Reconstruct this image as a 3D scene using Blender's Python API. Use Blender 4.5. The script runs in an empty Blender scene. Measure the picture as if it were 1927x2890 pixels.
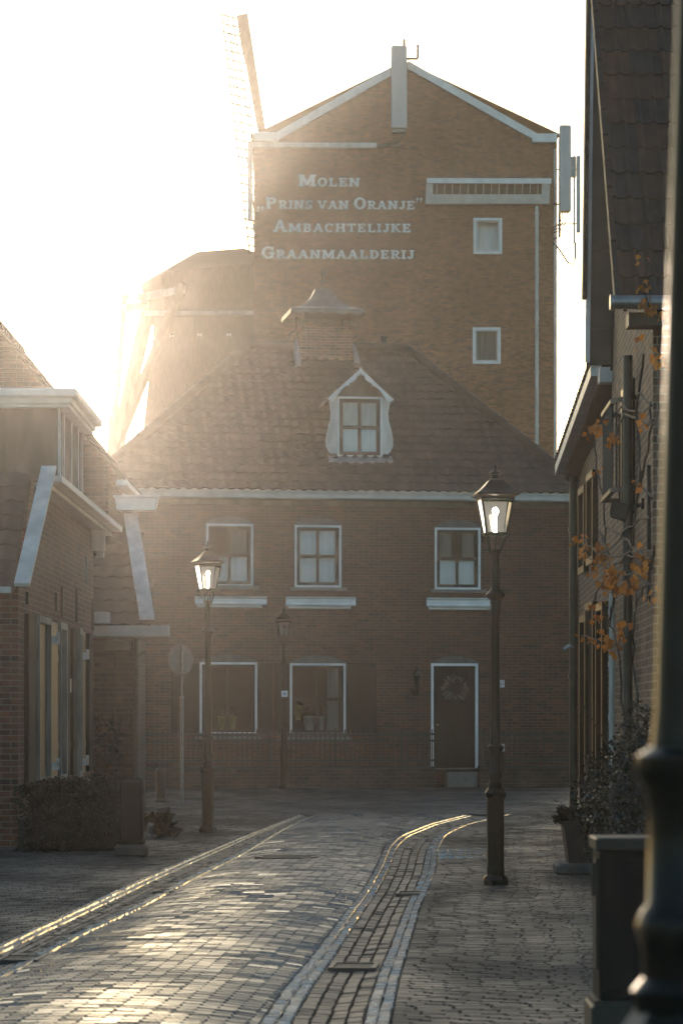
import bpy, math, random
from mathutils import Vector, Matrix
R = math.radians
rnd = random.Random(7)
C = bpy.context.scene.collection
F_PX, CX, HY, CH = 8000.0, 963.5, 2017.0, 1.63        # lens in photo pixels, principal column, horizon row, eye height
SUN_AZ, SUN_EL = 5.1, 7.4                             # degrees left of the street axis, above the horizon

def W(px, py, Y):
    return Vector(((px-CX)*Y/F_PX, Y, CH+(HY-py)*Y/F_PX))
def G(px, py):
    Y = F_PX*CH/(py-HY)
    return ((px-CX)*Y/F_PX, Y)

# ------------------------------------------------------------------ materials
def nt(name):
    m = bpy.data.materials.new(name); m.use_nodes = True
    n = m.node_tree.nodes; b = n['Principled BSDF']
    return m, m.node_tree, b
def link(t, a, b): t.links.new(a, b)
def mixc(t, fac, a, b, mode='MIX'):
    n = t.nodes.new('ShaderNodeMix'); n.data_type = 'RGBA'; n.blend_type = mode
    for sock, v in ((n.inputs['Factor'], fac), (n.inputs[6], a), (n.inputs[7], b)):
        if hasattr(v, 'is_output'): link(t, v, sock)
        elif isinstance(v, (int, float)): sock.default_value = v
        else: sock.default_value = (*v, 1)
    return n.outputs[2]
def noise(t, scale, detail=3, coord='Object', rough=.55, stretch=None):
    tc = t.nodes.new('ShaderNodeTexCoord'); n = t.nodes.new('ShaderNodeTexNoise')
    n.inputs['Scale'].default_value = scale; n.inputs['Detail'].default_value = detail; n.inputs['Roughness'].default_value = rough
    src = tc.outputs[coord]
    if stretch:
        mp = t.nodes.new('ShaderNodeMapping'); mp.inputs['Scale'].default_value = stretch
        link(t, src, mp.inputs['Vector']); src = mp.outputs['Vector']
    link(t, src, n.inputs['Vector'])
    return n.outputs['Fac']
def ramp(t, fac, lo, hi):
    n = t.nodes.new('ShaderNodeMapRange'); n.inputs['From Min'].default_value = lo; n.inputs['From Max'].default_value = hi
    link(t, fac, n.inputs['Value']); return n.outputs['Result']
def bump(t, b, h, strength, dist=.01):
    n = t.nodes.new('ShaderNodeBump'); n.inputs['Strength'].default_value = strength; n.inputs['Distance'].default_value = dist
    link(t, h, n.inputs['Height']); link(t, n.outputs['Normal'], b.inputs['Normal'])
def simple(name, col, rough=.6, metal=0, var=.25, scale=6, bmp=.15, dark=None, stretch=None):
    m, t, b = nt(name)
    n1 = noise(t, scale, 4, stretch=stretch)
    d = dark or tuple(c*(1-var*1.6) for c in col)
    link(t, mixc(t, ramp(t, n1, .35, .7), d, col), b.inputs['Base Color'])
    b.inputs['Roughness'].default_value = rough; b.inputs['Metallic'].default_value = metal
    n2 = noise(t, scale*6, 3)
    if bmp: bump(t, b, n2, bmp, .004)
    return m
def brick(name, c1, c2, mortar, bw=.236, bh=.0704, ms=.006, dirt=.35, rough=.85):
    m, t, b = nt(name)
    tc = t.nodes.new('ShaderNodeTexCoord'); br = t.nodes.new('ShaderNodeTexBrick')
    link(t, tc.outputs['UV'], br.inputs['Vector'])
    i = br.inputs
    i['Color1'].default_value = (*c1, 1); i['Color2'].default_value = (*c2, 1); i['Mortar'].default_value = (*mortar, 1)
    i['Scale'].default_value = 1; i['Mortar Size'].default_value = ms; i['Mortar Smooth'].default_value = .3
    i['Brick Width'].default_value = bw; i['Row Height'].default_value = bh; i['Bias'].default_value = -.1
    n1 = noise(t, .5, 5); n2 = noise(t, 7, 4)
    c = mixc(t, ramp(t, n1, .42, .72), br.outputs['Color'], tuple(x*(1-dirt) for x in c2))
    c = mixc(t, .45, c, mixc(t, ramp(t, n2, .35, .65), tuple(x*.55 for x in c1), tuple(min(1, x*1.35) for x in c1)), 'MIX')
    st = noise(t, .9, 5, stretch=(2.2, 2.2, .28)); c = mixc(t, ramp(t, st, .5, .78), c, mixc(t, 1.0, c, (.55, .55, .52), 'MULTIPLY'))
    ef = noise(t, 1.7, 4, rough=.65); c = mixc(t, ramp(t, ef, .60, .85), c, mixc(t, .35, c, tuple(min(1, x*1.1) for x in mortar)))
    vo = t.nodes.new('ShaderNodeTexWhiteNoise'); vo.noise_dimensions = '2D'
    def cell(sock, step, off=None):
        dv = t.nodes.new('ShaderNodeMath'); dv.operation = 'MULTIPLY_ADD'; link(t, sock, dv.inputs[0]); dv.inputs[1].default_value = 1/step; dv.inputs[2].default_value = 0
        src = dv.outputs[0]
        if off is not None:
            ad0 = t.nodes.new('ShaderNodeMath'); ad0.operation = 'ADD'; link(t, src, ad0.inputs[0]); link(t, off, ad0.inputs[1]); src = ad0.outputs[0]
        fl_ = t.nodes.new('ShaderNodeMath'); fl_.operation = 'FLOOR'; link(t, src, fl_.inputs[0]); return fl_.outputs[0]
    sp = t.nodes.new('ShaderNodeSeparateXYZ'); link(t, tc.outputs['UV'], sp.inputs[0])
    row_ = cell(sp.outputs[1], bh)
    md = t.nodes.new('ShaderNodeMath'); md.operation = 'MODULO'; link(t, row_, md.inputs[0]); md.inputs[1].default_value = 2
    hf = t.nodes.new('ShaderNodeMath'); hf.operation = 'MULTIPLY'; link(t, md.outputs[0], hf.inputs[0]); hf.inputs[1].default_value = .5
    col_ = cell(sp.outputs[0], bw, hf.outputs[0])
    cb = t.nodes.new('ShaderNodeCombineXYZ'); link(t, col_, cb.inputs[0]); link(t, row_, cb.inputs[1]); link(t, cb.outputs[0], vo.inputs['Vector'])
    rr_ = t.nodes.new('ShaderNodeValToRGB'); e_ = rr_.color_ramp.elements; e_[0].color = (.45, .42, .42, 1); e_[1].color = (1.45, 1.3, 1.15, 1)
    for p_, k_ in ((.2, .75), (.55, 1.0), (.85, 1.1)): q_ = e_.new(p_); q_.color = (k_, k_*.98, k_*.97, 1)
    link(t, vo.outputs['Value'], rr_.inputs['Fac']); c = mixc(t, 1.0, c, rr_.outputs['Color'], 'MULTIPLY')
    c2_ = mixc(t, br.outputs['Fac'], c, mortar)
    link(t, c2_, b.inputs['Base Color']); b.inputs['Roughness'].default_value = rough
    inv = t.nodes.new('ShaderNodeMath'); inv.operation = 'SUBTRACT'; inv.inputs[0].default_value = 1
    link(t, br.outputs['Fac'], inv.inputs[1])
    ad = t.nodes.new('ShaderNodeMath'); ad.operation = 'MULTIPLY_ADD'; link(t, n2, ad.inputs[0]); ad.inputs[1].default_value = .5
    link(t, inv.outputs[0], ad.inputs[2]); bump(t, b, ad.outputs[0], .6, .008)
    return m
def island(name, cols, rough=.6, var=.5, scale=9, bmp=.25, spec=.5, coat=0, translucent=0):
    """one tone per loose piece (tile, paver, leaf), mottled by noise"""
    m, t, b = nt(name)
    g = t.nodes.new('ShaderNodeNewGeometry'); r = t.nodes.new('ShaderNodeValToRGB')
    r.color_ramp.interpolation = 'LINEAR'
    el = r.color_ramp.elements
    while len(el) < len(cols): el.new(.5)
    for k, c in enumerate(cols):
        el[k].position = k/(len(cols)-1); el[k].color = (*c, 1)
    link(t, g.outputs['Random Per Island'], r.inputs['Fac'])
    n1 = noise(t, scale, 4)
    c = mixc(t, ramp(t, n1, .3, .7), tuple([1-var]*3), (1, 1, 1))
    c = mixc(t, 1.0, r.outputs['Color'], c, 'MULTIPLY')
    link(t, c, b.inputs['Base Color']); b.inputs['Roughness'].default_value = rough
    b.inputs['Specular IOR Level'].default_value = spec; b.inputs['Coat Weight'].default_value = coat
    if bmp: bump(t, b, noise(t, scale*7, 3), bmp, .006)
    if translucent:
        tr = t.nodes.new('ShaderNodeBsdfTranslucent'); link(t, c, tr.inputs['Color'])
        mx = t.nodes.new('ShaderNodeMixShader'); mx.inputs['Fac'].default_value = translucent
        out = t.nodes['Material Output']
        link(t, b.outputs[0], mx.inputs[1]); link(t, tr.outputs[0], mx.inputs[2]); link(t, mx.outputs[0], out.inputs['Surface'])
    return m
def glass(name, tint=(.9, .95, .95), ior=1.5, opal=0.0, opalcol=(.9, .88, .84)):
    m = bpy.data.materials.new(name); m.use_nodes = True; t = m.node_tree; t.nodes.clear()
    out = t.nodes.new('ShaderNodeOutputMaterial'); fr = t.nodes.new('ShaderNodeFresnel'); fr.inputs['IOR'].default_value = ior
    tr = t.nodes.new('ShaderNodeBsdfTransparent'); tr.inputs['Color'].default_value = (*tint, 1)
    gl = t.nodes.new('ShaderNodeBsdfGlossy'); gl.inputs['Roughness'].default_value = .04
    base = tr.outputs[0]
    if opal:
        tl = t.nodes.new('ShaderNodeBsdfTranslucent'); tl.inputs['Color'].default_value = (*opalcol, 1)
        mo = t.nodes.new('ShaderNodeMixShader'); mo.inputs['Fac'].default_value = opal
        link(t, base, mo.inputs[1]); link(t, tl.outputs[0], mo.inputs[2]); base = mo.outputs[0]
    mx = t.nodes.new('ShaderNodeMixShader'); link(t, fr.outputs[0], mx.inputs['Fac'])
    link(t, base, mx.inputs[1]); link(t, gl.outputs[0], mx.inputs[2]); link(t, mx.outputs[0], out.inputs['Surface'])
    return m

MT = {}
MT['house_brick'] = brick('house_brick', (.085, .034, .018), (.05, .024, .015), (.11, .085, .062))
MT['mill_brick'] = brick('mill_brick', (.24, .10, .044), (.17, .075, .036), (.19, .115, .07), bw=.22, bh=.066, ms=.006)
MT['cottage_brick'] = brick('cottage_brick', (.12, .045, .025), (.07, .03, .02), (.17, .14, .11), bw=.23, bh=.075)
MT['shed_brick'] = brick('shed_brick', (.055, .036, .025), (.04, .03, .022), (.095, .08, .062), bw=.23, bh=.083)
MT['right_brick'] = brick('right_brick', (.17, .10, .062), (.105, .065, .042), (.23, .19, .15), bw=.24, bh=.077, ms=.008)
MT['plinth'] = simple('plinth_render', (.05, .05, .047), .8)
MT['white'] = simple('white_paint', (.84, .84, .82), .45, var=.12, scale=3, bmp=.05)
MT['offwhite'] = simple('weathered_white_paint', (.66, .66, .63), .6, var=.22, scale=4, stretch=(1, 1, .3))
MT['frame'] = simple('dark_frame_paint', (.026, .026, .02), .35, var=.2)
MT['shutter'] = simple('shutter_paint', (.012, .017, .014), .75, var=.2)
MT['oldwood'] = simple('varnished_shutter', (.13, .07, .035), .35, var=.4, scale=3, stretch=(6, 6, .6))
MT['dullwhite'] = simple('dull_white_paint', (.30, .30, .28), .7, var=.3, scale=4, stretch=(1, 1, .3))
MT['stone'] = simple('grey_stone', (.20, .195, .175), .8, var=.25, scale=5)
MT['concrete'] = simple('concrete', (.13, .125, .115), .85, var=.3, scale=5)
MT['glass'] = glass('window_glass', ior=1.22)
MT['opal'] = glass('frosted_lantern_glass', (.96, .94, .9), 1.3, .92, (.97, .95, .92))
MT['clear'] = glass('clear_lantern_glass', (.96, .95, .93), 1.4)
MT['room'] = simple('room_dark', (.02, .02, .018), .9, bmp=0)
MT['curtain'] = simple('net_curtain', (.84, .84, .83), .9, var=.1, scale=2, stretch=(6, 6, .4))
MT['drape'] = simple('drape', (.25, .24, .21), .9, var=.3, scale=3, stretch=(8, 8, .3))
MT['iron'] = simple('black_green_iron', (.006, .011, .009), .3, metal=0, var=.35, scale=12, bmp=.12)
MT['rail'] = simple('wrought_iron', (.02, .021, .02), .5, var=.2)
MT['zinc'] = simple('zinc', (.30, .31, .31), .4, metal=.7, var=.25, scale=5)
MT['darkpipe'] = simple('dark_pipe', (.05, .052, .045), .45, var=.25)
MT['lead'] = simple('lead_flashing', (.25, .255, .26), .5, metal=.2, var=.25)
MT['copper'] = simple('aged_copper_roof', (.13, .14, .135), .4, metal=.3, var=.3)
MT['panel_grey'] = simple('antenna_grey', (.50, .51, .51), .45, var=.08, scale=2, bmp=.02)
MT['steel'] = simple('galvanised_steel', (.33, .33, .32), .45, metal=.5, var=.2)
MT['pantile'] = island('pantiles', [(.030, .029, .023), (.043, .037, .028), (.036, .032, .025), (.052, .04, .029)], .75, .5, 3)
MT['tileA'] = island('interlocking_tiles', [(.014, .017, .016), (.022, .021, .018), (.065, .026, .012), (.013, .016, .016), (.035, .024, .016), (.078, .03, .013), (.016, .019, .016)], .7, .55, 6)
MT['thatch'] = simple('mill_thatch', (.08, .06, .042), .95, var=.4, scale=3, stretch=(6, 6, .7), bmp=.5)
MT['cladding'] = simple('brown_cladding', (.10, .078, .055), .6, var=.2, scale=4)
MT['timber'] = simple('weathered_timber', (.13, .105, .078), .8, var=.35, scale=4, stretch=(1, 1, .3))
MT['wreath'] = island('wreath_greens', [(.07, .075, .055), (.13, .13, .1), (.22, .21, .17)], .7, .3)
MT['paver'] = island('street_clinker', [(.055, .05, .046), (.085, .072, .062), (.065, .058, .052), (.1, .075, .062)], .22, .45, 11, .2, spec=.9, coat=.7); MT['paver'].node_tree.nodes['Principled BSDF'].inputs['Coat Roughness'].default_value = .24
MT['paver_light'] = island('gutter_brick_light', [(.42, .42, .41), (.52, .515, .505), (.46, .455, .445)], .24, .25, 9, .2, spec=.7, coat=.5)
MT['paver_dark'] = island('gutter_cobble', [(.03, .029, .027), (.05, .047, .043), (.04, .037, .034)], .5, .5, 14, .6)
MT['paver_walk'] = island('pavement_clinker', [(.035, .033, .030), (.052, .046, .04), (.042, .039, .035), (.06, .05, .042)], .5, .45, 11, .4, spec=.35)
MT['soil'] = simple('joint_sand', (.035, .032, .027), .95, var=.4, scale=3)
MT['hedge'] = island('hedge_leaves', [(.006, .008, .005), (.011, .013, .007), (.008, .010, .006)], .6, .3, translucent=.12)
MT['ivy'] = island('ivy_leaves', [(.016, .02, .010), (.028, .026, .012), (.05, .03, .014), (.022, .024, .011)], .25, .3, bmp=.1, translucent=.25)
MT['vine'] = island('autumn_leaves', [(.62, .22, .04), (.75, .32, .07), (.30, .10, .03), (.68, .27, .05)], .5, .3, translucent=.6)
MT['twig'] = simple('twig_bark', (.06, .045, .033), .85, var=.3)
MT['cabinet'] = simple('cabinet_grey', (.010, .013, .012), .75, var=.4, scale=5, bmp=.3)
MT['cabinet_cap'] = simple('cabinet_cap_grey', (.03, .033, .03), .5, var=.15)
MT['terracotta'] = simple('planter_dark', (.045, .038, .034), .7, var=.3)
MT['yellowpot'] = simple('yellow_pot', (.30, .25, .09), .4)
MT['whitepot'] = simple('pale_pot', (.3, .3, .28), .4)
MT['signback'] = simple('sign_back', (.16, .165, .16), .5, metal=.3, var=.2)
MT['signred'] = simple('sign_rim', (.16, .10, .08), .5)
MT['plate'] = simple('enamel_white', (.75, .76, .78), .3, var=.05)
MT['plateblue'] = simple('plate_blue', (.18, .28, .42), .4)
MT['black'] = simple('black_paint', (.010, .010, .009), .9)
MT['bulb'] = simple('bulb_frosted', (.35, .25, .16), .4)
MT['added_glow_bulb'], _t, _b = nt('added_glow_bulb'); _b.inputs['Emission Color'].default_value = (1, .86, .66, 1); _b.inputs['Emission Strength'].default_value = 45  # bulb glow is added, standing in for sunlight through the lantern panes

for k_ in ('black', 'shutter', 'frame', 'cabinet', 'cabinet_cap', 'iron'): MT[k_].node_tree.nodes['Principled BSDF'].inputs['Specular IOR Level'].default_value = .2
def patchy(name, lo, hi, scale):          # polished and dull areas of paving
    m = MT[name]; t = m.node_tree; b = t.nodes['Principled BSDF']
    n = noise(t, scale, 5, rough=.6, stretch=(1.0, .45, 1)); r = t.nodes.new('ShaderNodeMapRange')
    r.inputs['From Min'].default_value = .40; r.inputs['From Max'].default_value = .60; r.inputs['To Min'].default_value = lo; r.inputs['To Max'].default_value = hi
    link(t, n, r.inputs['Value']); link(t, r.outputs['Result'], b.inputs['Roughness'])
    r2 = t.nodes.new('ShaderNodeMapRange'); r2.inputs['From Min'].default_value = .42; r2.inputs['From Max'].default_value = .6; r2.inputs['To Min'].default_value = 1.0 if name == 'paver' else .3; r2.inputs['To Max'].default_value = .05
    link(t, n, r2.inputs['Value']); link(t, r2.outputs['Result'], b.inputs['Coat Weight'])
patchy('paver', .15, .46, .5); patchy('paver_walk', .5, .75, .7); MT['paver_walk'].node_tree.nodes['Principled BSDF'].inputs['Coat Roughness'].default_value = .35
# ------------------------------------------------------------------ mesh helper
class MB:
    def __init__(s): s.v = []; s.f = []; s.sm = []
    def add(s, vs, fs, smooth=False):
        o = len(s.v); s.v += [tuple(v) for v in vs]; s.f += [tuple(i+o for i in f) for f in fs]; s.sm += [smooth]*len(fs); return s
    def quad(s, a, b, c, d): return s.add([a, b, c, d], [(0, 1, 2, 3)])
    def box(s, x0, x1, y0, y1, z0, z1, bev=0):
        if bev:
            b = bev
            prof = [(x0+b, y0), (x1-b, y0), (x1, y0+b), (x1, y1-b), (x1-b, y1), (x0+b, y1), (x0, y1-b), (x0, y0+b)]
            ins = [(x0+2*b, y0+b), (x1-2*b, y0+b), (x1-b, y0+2*b), (x1-b, y1-2*b), (x1-2*b, y1-b), (x0+2*b, y1-b), (x0+b, y1-2*b), (x0+b, y0+2*b)]
            vs = [(x, y, z0) for x, y in ins]+[(x, y, z0+b) for x, y in prof]+[(x, y, z1-b) for x, y in prof]+[(x, y, z1) for x, y in ins]
            fs = [tuple(range(7, -1, -1)), tuple(range(24, 32))]
            for k in range(3):
                for i in range(8):
                    j = (i+1) % 8; fs.append((k*8+i, k*8+j, k*8+8+j, k*8+8+i))
            return s.add(vs, fs)
        vs = [(x, y, z) for z in (z0, z1) for x, y in ((x0, y0), (x1, y0), (x1, y1), (x0, y1))]
        return s.add(vs, [(3, 2, 1, 0), (4, 5, 6, 7), (0, 1, 5, 4), (1, 2, 6, 5), (2, 3, 7, 6), (3, 0, 4, 7)])
    def hexa(s, p):      # eight corners: lower ring then upper ring
        return s.add(p, [(3, 2, 1, 0), (4, 5, 6, 7), (0, 1, 5, 4), (1, 2, 6, 5), (2, 3, 7, 6), (3, 0, 4, 7)])
    def prism(s, poly, ext):     # poly: 3-D points, ext: extrusion vector
        n = len(poly); e = Vector(ext); a = [Vector(p) for p in poly]; b = [p+e for p in a]
        return s.add(a+b, [tuple(range(n-1, -1, -1)), tuple(range(n, 2*n))]+[(i, (i+1) % n, n+(i+1) % n, n+i) for i in range(n)])
    def bar(s, a, b, w, h=None, up=(0, 0, 1)):
        a = Vector(a); b = Vector(b); d = (b-a).normalized(); u = Vector(up)
        if abs(d.dot(u)) > .98: u = Vector((0, 1, 0))
        x = d.cross(u).normalized(); y = x.cross(d).normalized(); h = h or w
        o = [x*sx*w/2+y*sy*h/2 for sx, sy in ((-1, -1), (1, -1), (1, 1), (-1, 1))]
        return s.hexa([a+q for q in o]+[b+q for q in o])
    def tube(s, pts, rad, n=8, smooth=True):
        pts = [Vector(p) for p in pts]; rs = rad if isinstance(rad, (list, tuple)) else [rad]*len(pts)
        vs = []; fs = []
        for i, p in enumerate(pts):
            d = (pts[min(i+1, len(pts)-1)]-pts[max(i-1, 0)])
            d = d.normalized() if d.length else Vector((0, 0, 1))
            u = Vector((0, 0, 1)) if abs(d.z) < .95 else Vector((0, 1, 0))
            x = d.cross(u).normalized(); y = x.cross(d)
            vs += [p+(x*math.cos(2*math.pi*k/n)+y*math.sin(2*math.pi*k/n))*rs[i] for k in range(n)]
        for i in range(len(pts)-1):
            fs += [(i*n+k, i*n+(k+1) % n, (i+1)*n+(k+1) % n, (i+1)*n+k) for k in range(n)]
        fs += [tuple(range(n-1, -1, -1)), tuple(range((len(pts)-1)*n, len(pts)*n))]
        return s.add(vs, fs, smooth)
    def lathe(s, prof, n=20, c=(0, 0, 0), smooth=True, rot=0):
        vs = []; fs = []; k = len(prof)
        for r, z in prof:
            vs += [(c[0]+r*math.cos(2*math.pi*i/n+rot), c[1]+r*math.sin(2*math.pi*i/n+rot), c[2]+z) for i in range(n)]
        for j in range(k-1):
            fs += [(j*n+i, j*n+(i+1) % n, (j+1)*n+(i+1) % n, (j+1)*n+i) for i in range(n)]
        fs += [tuple(range(n-1, -1, -1)), tuple(range((k-1)*n, k*n))]
        return s.add(vs, fs, smooth)
    def leaf(s, c, size, nrm=None, tip=None):
        c = Vector(c)
        d = Vector(tip) if tip else Vector((rnd.gauss(0, 1), rnd.gauss(0, 1), rnd.gauss(0, 1)))
        d.normalize(); a = Vector((rnd.gauss(0, 1), rnd.gauss(0, 1), rnd.gauss(0, 1))).cross(d)
        if a.length < 1e-4: a = Vector((1, 0, 0))
        a.normalize(); n = d.cross(a)
        w = size*.42; fold = size*rnd.uniform(.05, .2)
        return s.add([c, c+d*size*.35+a*w+n*fold, c+d*size, c+d*size*.35-a*w+n*fold, c+d*size*.5],
                     [(0, 1, 4), (1, 2, 4), (2, 3, 4), (3, 0, 4)])
    def obj(s, name, mat, parent=None, world=False):
        vs = s.v
        if world and parent is not None:
            top = parent
            while top.parent: top = top.parent
            inv = (Matrix.Translation(top.location) @ Matrix.Rotation(top.rotation_euler.z, 4, 'Z')).inverted()
            vs = [inv @ Vector(v) for v in vs]
        me = bpy.data.meshes.new(name); me.from_pydata([tuple(v) for v in vs], [], s.f); me.validate(clean_customdata=False)
        if len(me.polygons) == len(s.sm): me.polygons.foreach_set('use_smooth', s.sm)
        me.update()
        uv = me.uv_layers.new(name='UVMap'); data = [0.0]*(2*len(me.loops))
        for p in me.polygons:
            n = p.normal; ax = max(range(3), key=lambda k: abs(n[k])+(0.05 if k == 1 else 0))
            for li in p.loop_indices:
                co = me.vertices[me.loops[li].vertex_index].co
                a, b = ((co.y, co.z), (co.x, co.z), (co.x, co.y))[ax]
                data[2*li] = a+50; data[2*li+1] = b+20
        uv.data.foreach_set('uv', data)
        if isinstance(mat, str): mat = MT[mat]
        me.materials.append(mat)
        o = bpy.data.objects.new(name, me); C.objects.link(o); o.parent = parent
        if any(s.sm):
            try: me.set_sharp_from_angle(angle=R(38))
            except Exception: pass
        return o
def tag(o, label=None, cat=None, group=None, kind=None):
    if label: o['label'] = label
    if cat: o['category'] = cat
    if group: o['group'] = group
    if kind: o['kind'] = kind
    return o
def thing(name, label, cat, loc=(0, 0, 0), rz=0, group=None):
    o = bpy.data.objects.new(name, None); o.empty_display_size = .2; C.objects.link(o)
    o.location = loc; o.rotation_euler = (0, 0, rz)
    return tag(o, label, cat, group)
def copy_tree(o, parent=None):
    c = o.copy(); C.objects.link(c); c.parent = parent
    for ch in list(o.children): copy_tree(ch, c)
    return c

class Plane:            # an upright plane a building front lies in; k = slope of the plan line
    def __init__(s, Y0, k): s.Y0, s.k = Y0, k; s.a = math.atan(k); s.c, s.s = math.cos(s.a), math.sin(s.a)
    def uz(s, px, py, v=0):
        y0 = s.Y0+v/s.c; Y = y0/(1-s.k*(px-CX)/F_PX); x = (px-CX)*Y/F_PX
        return x*s.c+(Y-s.Y0)*s.s, CH+(HY-py)*Y/F_PX
    def u(s, px, v=0): return s.uz(px, HY, v)[0]
    def rect(s, x0, y0, x1, y1, v=0):   # pixel box -> u0,u1,z0,z1
        a = s.uz(x0, (y0+y1)/2, v); b = s.uz(x1, (y0+y1)/2, v); m = (x0+x1)/2
        return a[0], b[0], s.uz(m, y1, v)[1], s.uz(m, y0, v)[1]

def wall_holes(m, u0, u1, z0, z1, holes, v=0, reveal=.12, axis='u'):
    us = sorted({u0, u1, *[h[0] for h in holes], *[h[1] for h in holes]}); zs = sorted({z0, z1, *[h[2] for h in holes], *[h[3] for h in holes]})
    for i in range(len(us)-1):
        for j in range(len(zs)-1):
            cu, cz = (us[i]+us[i+1])/2, (zs[j]+zs[j+1])/2
            if any(h[0] < cu < h[1] and h[2] < cz < h[3] for h in holes): continue
            m.quad((us[i], v, zs[j]), (us[i+1], v, zs[j]), (us[i+1], v, zs[j+1]), (us[i], v, zs[j+1]))
    for a, b, c, d in holes:
        w = v+reveal
        m.quad((a, v, c), (a, w, c), (a, w, d), (a, v, d)); m.quad((b, v, c), (b, v, d), (b, w, d), (b, w, c))
        m.quad((a, v, c), (b, v, c), (b, w, c), (a, w, c)); m.quad((a, v, d), (a, w, d), (b, w, d), (b, v, d))
def frame4(m, u0, u1, z0, z1, w, v0, v1):
    m.box(u0, u0+w, v0, v1, z0, z1); m.box(u1-w, u1, v0, v1, z0, z1)
    m.box(u0+w, u1-w, v0, v1, z0, z0+w); m.box(u0+w, u1-w, v0, v1, z1-w, z1)

def inpoly(p, poly):
    x, y = p; c = False; n = len(poly)
    for i in range(n):
        x1, y1 = poly[i]; x2, y2 = poly[(i+1) % n]
        if (y1 > y) != (y2 > y) and x < (x2-x1)*(y-y1)/(y2-y1)+x1: c = not c
    return c
def tiled(m, O, U, S, poly, tw, th, amp=.028, lip=.028, nseg=6, double=False, jit=.004, tol=.0):
    """courses of real tiles on a slope: O origin, U along the eave, S up the slope"""
    O, U, S = Vector(O), Vector(U).normalized(), Vector(S).normalized(); N = U.cross(S).normalized()
    us = [p[0] for p in poly]; ss = [p[1] for p in poly]
    m.add([O+U*a+S*b for a, b in poly], [tuple(range(len(poly)))])
    i = 0
    s = min(ss)
    while s < max(ss):
        u = min(us)
        while u < max(us):
            if inpoly((u+tw/2, s+th*.45), poly):
                vs = []; dz = rnd.uniform(-jit, jit); ds = rnd.uniform(-jit, jit)
                for k in range(nseg+1):
                    a = k/nseg
                    ph = a*2*math.pi*(2 if double else 1)
                    h = amp*(.5+.5*math.sin(ph-.6)) + dz
                    if double: h = amp*max(0, math.sin(ph)) + dz
                    x = u+tw*(.005+.99*a)
                    vs += [O+U*x+S*(s-.03+ds)+N*(h+.004), O+U*x+S*(s-.03+ds)+N*(h+lip+.006), O+U*x+S*(s+th-.005+ds)+N*(h+.006)]
                fs = []
                for k in range(nseg):
                    o = 3*k
                    fs += [(o, o+3, o+4, o+1), (o+1, o+4, o+5, o+2)]
                m.add(vs, fs, False)
            u += tw
        s += th
    return m
def ridge_run(m, a, b, r=.11, step=.36):
    a, b = Vector(a), Vector(b); L = (b-a).length; n = max(1, int(L/step))
    for i in range(n):
        p = a.lerp(b, i/n); q = a.lerp(b, (i+1.12)/n)
        m.tube([p, q], [r*1.12, r*.95], 10)

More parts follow.
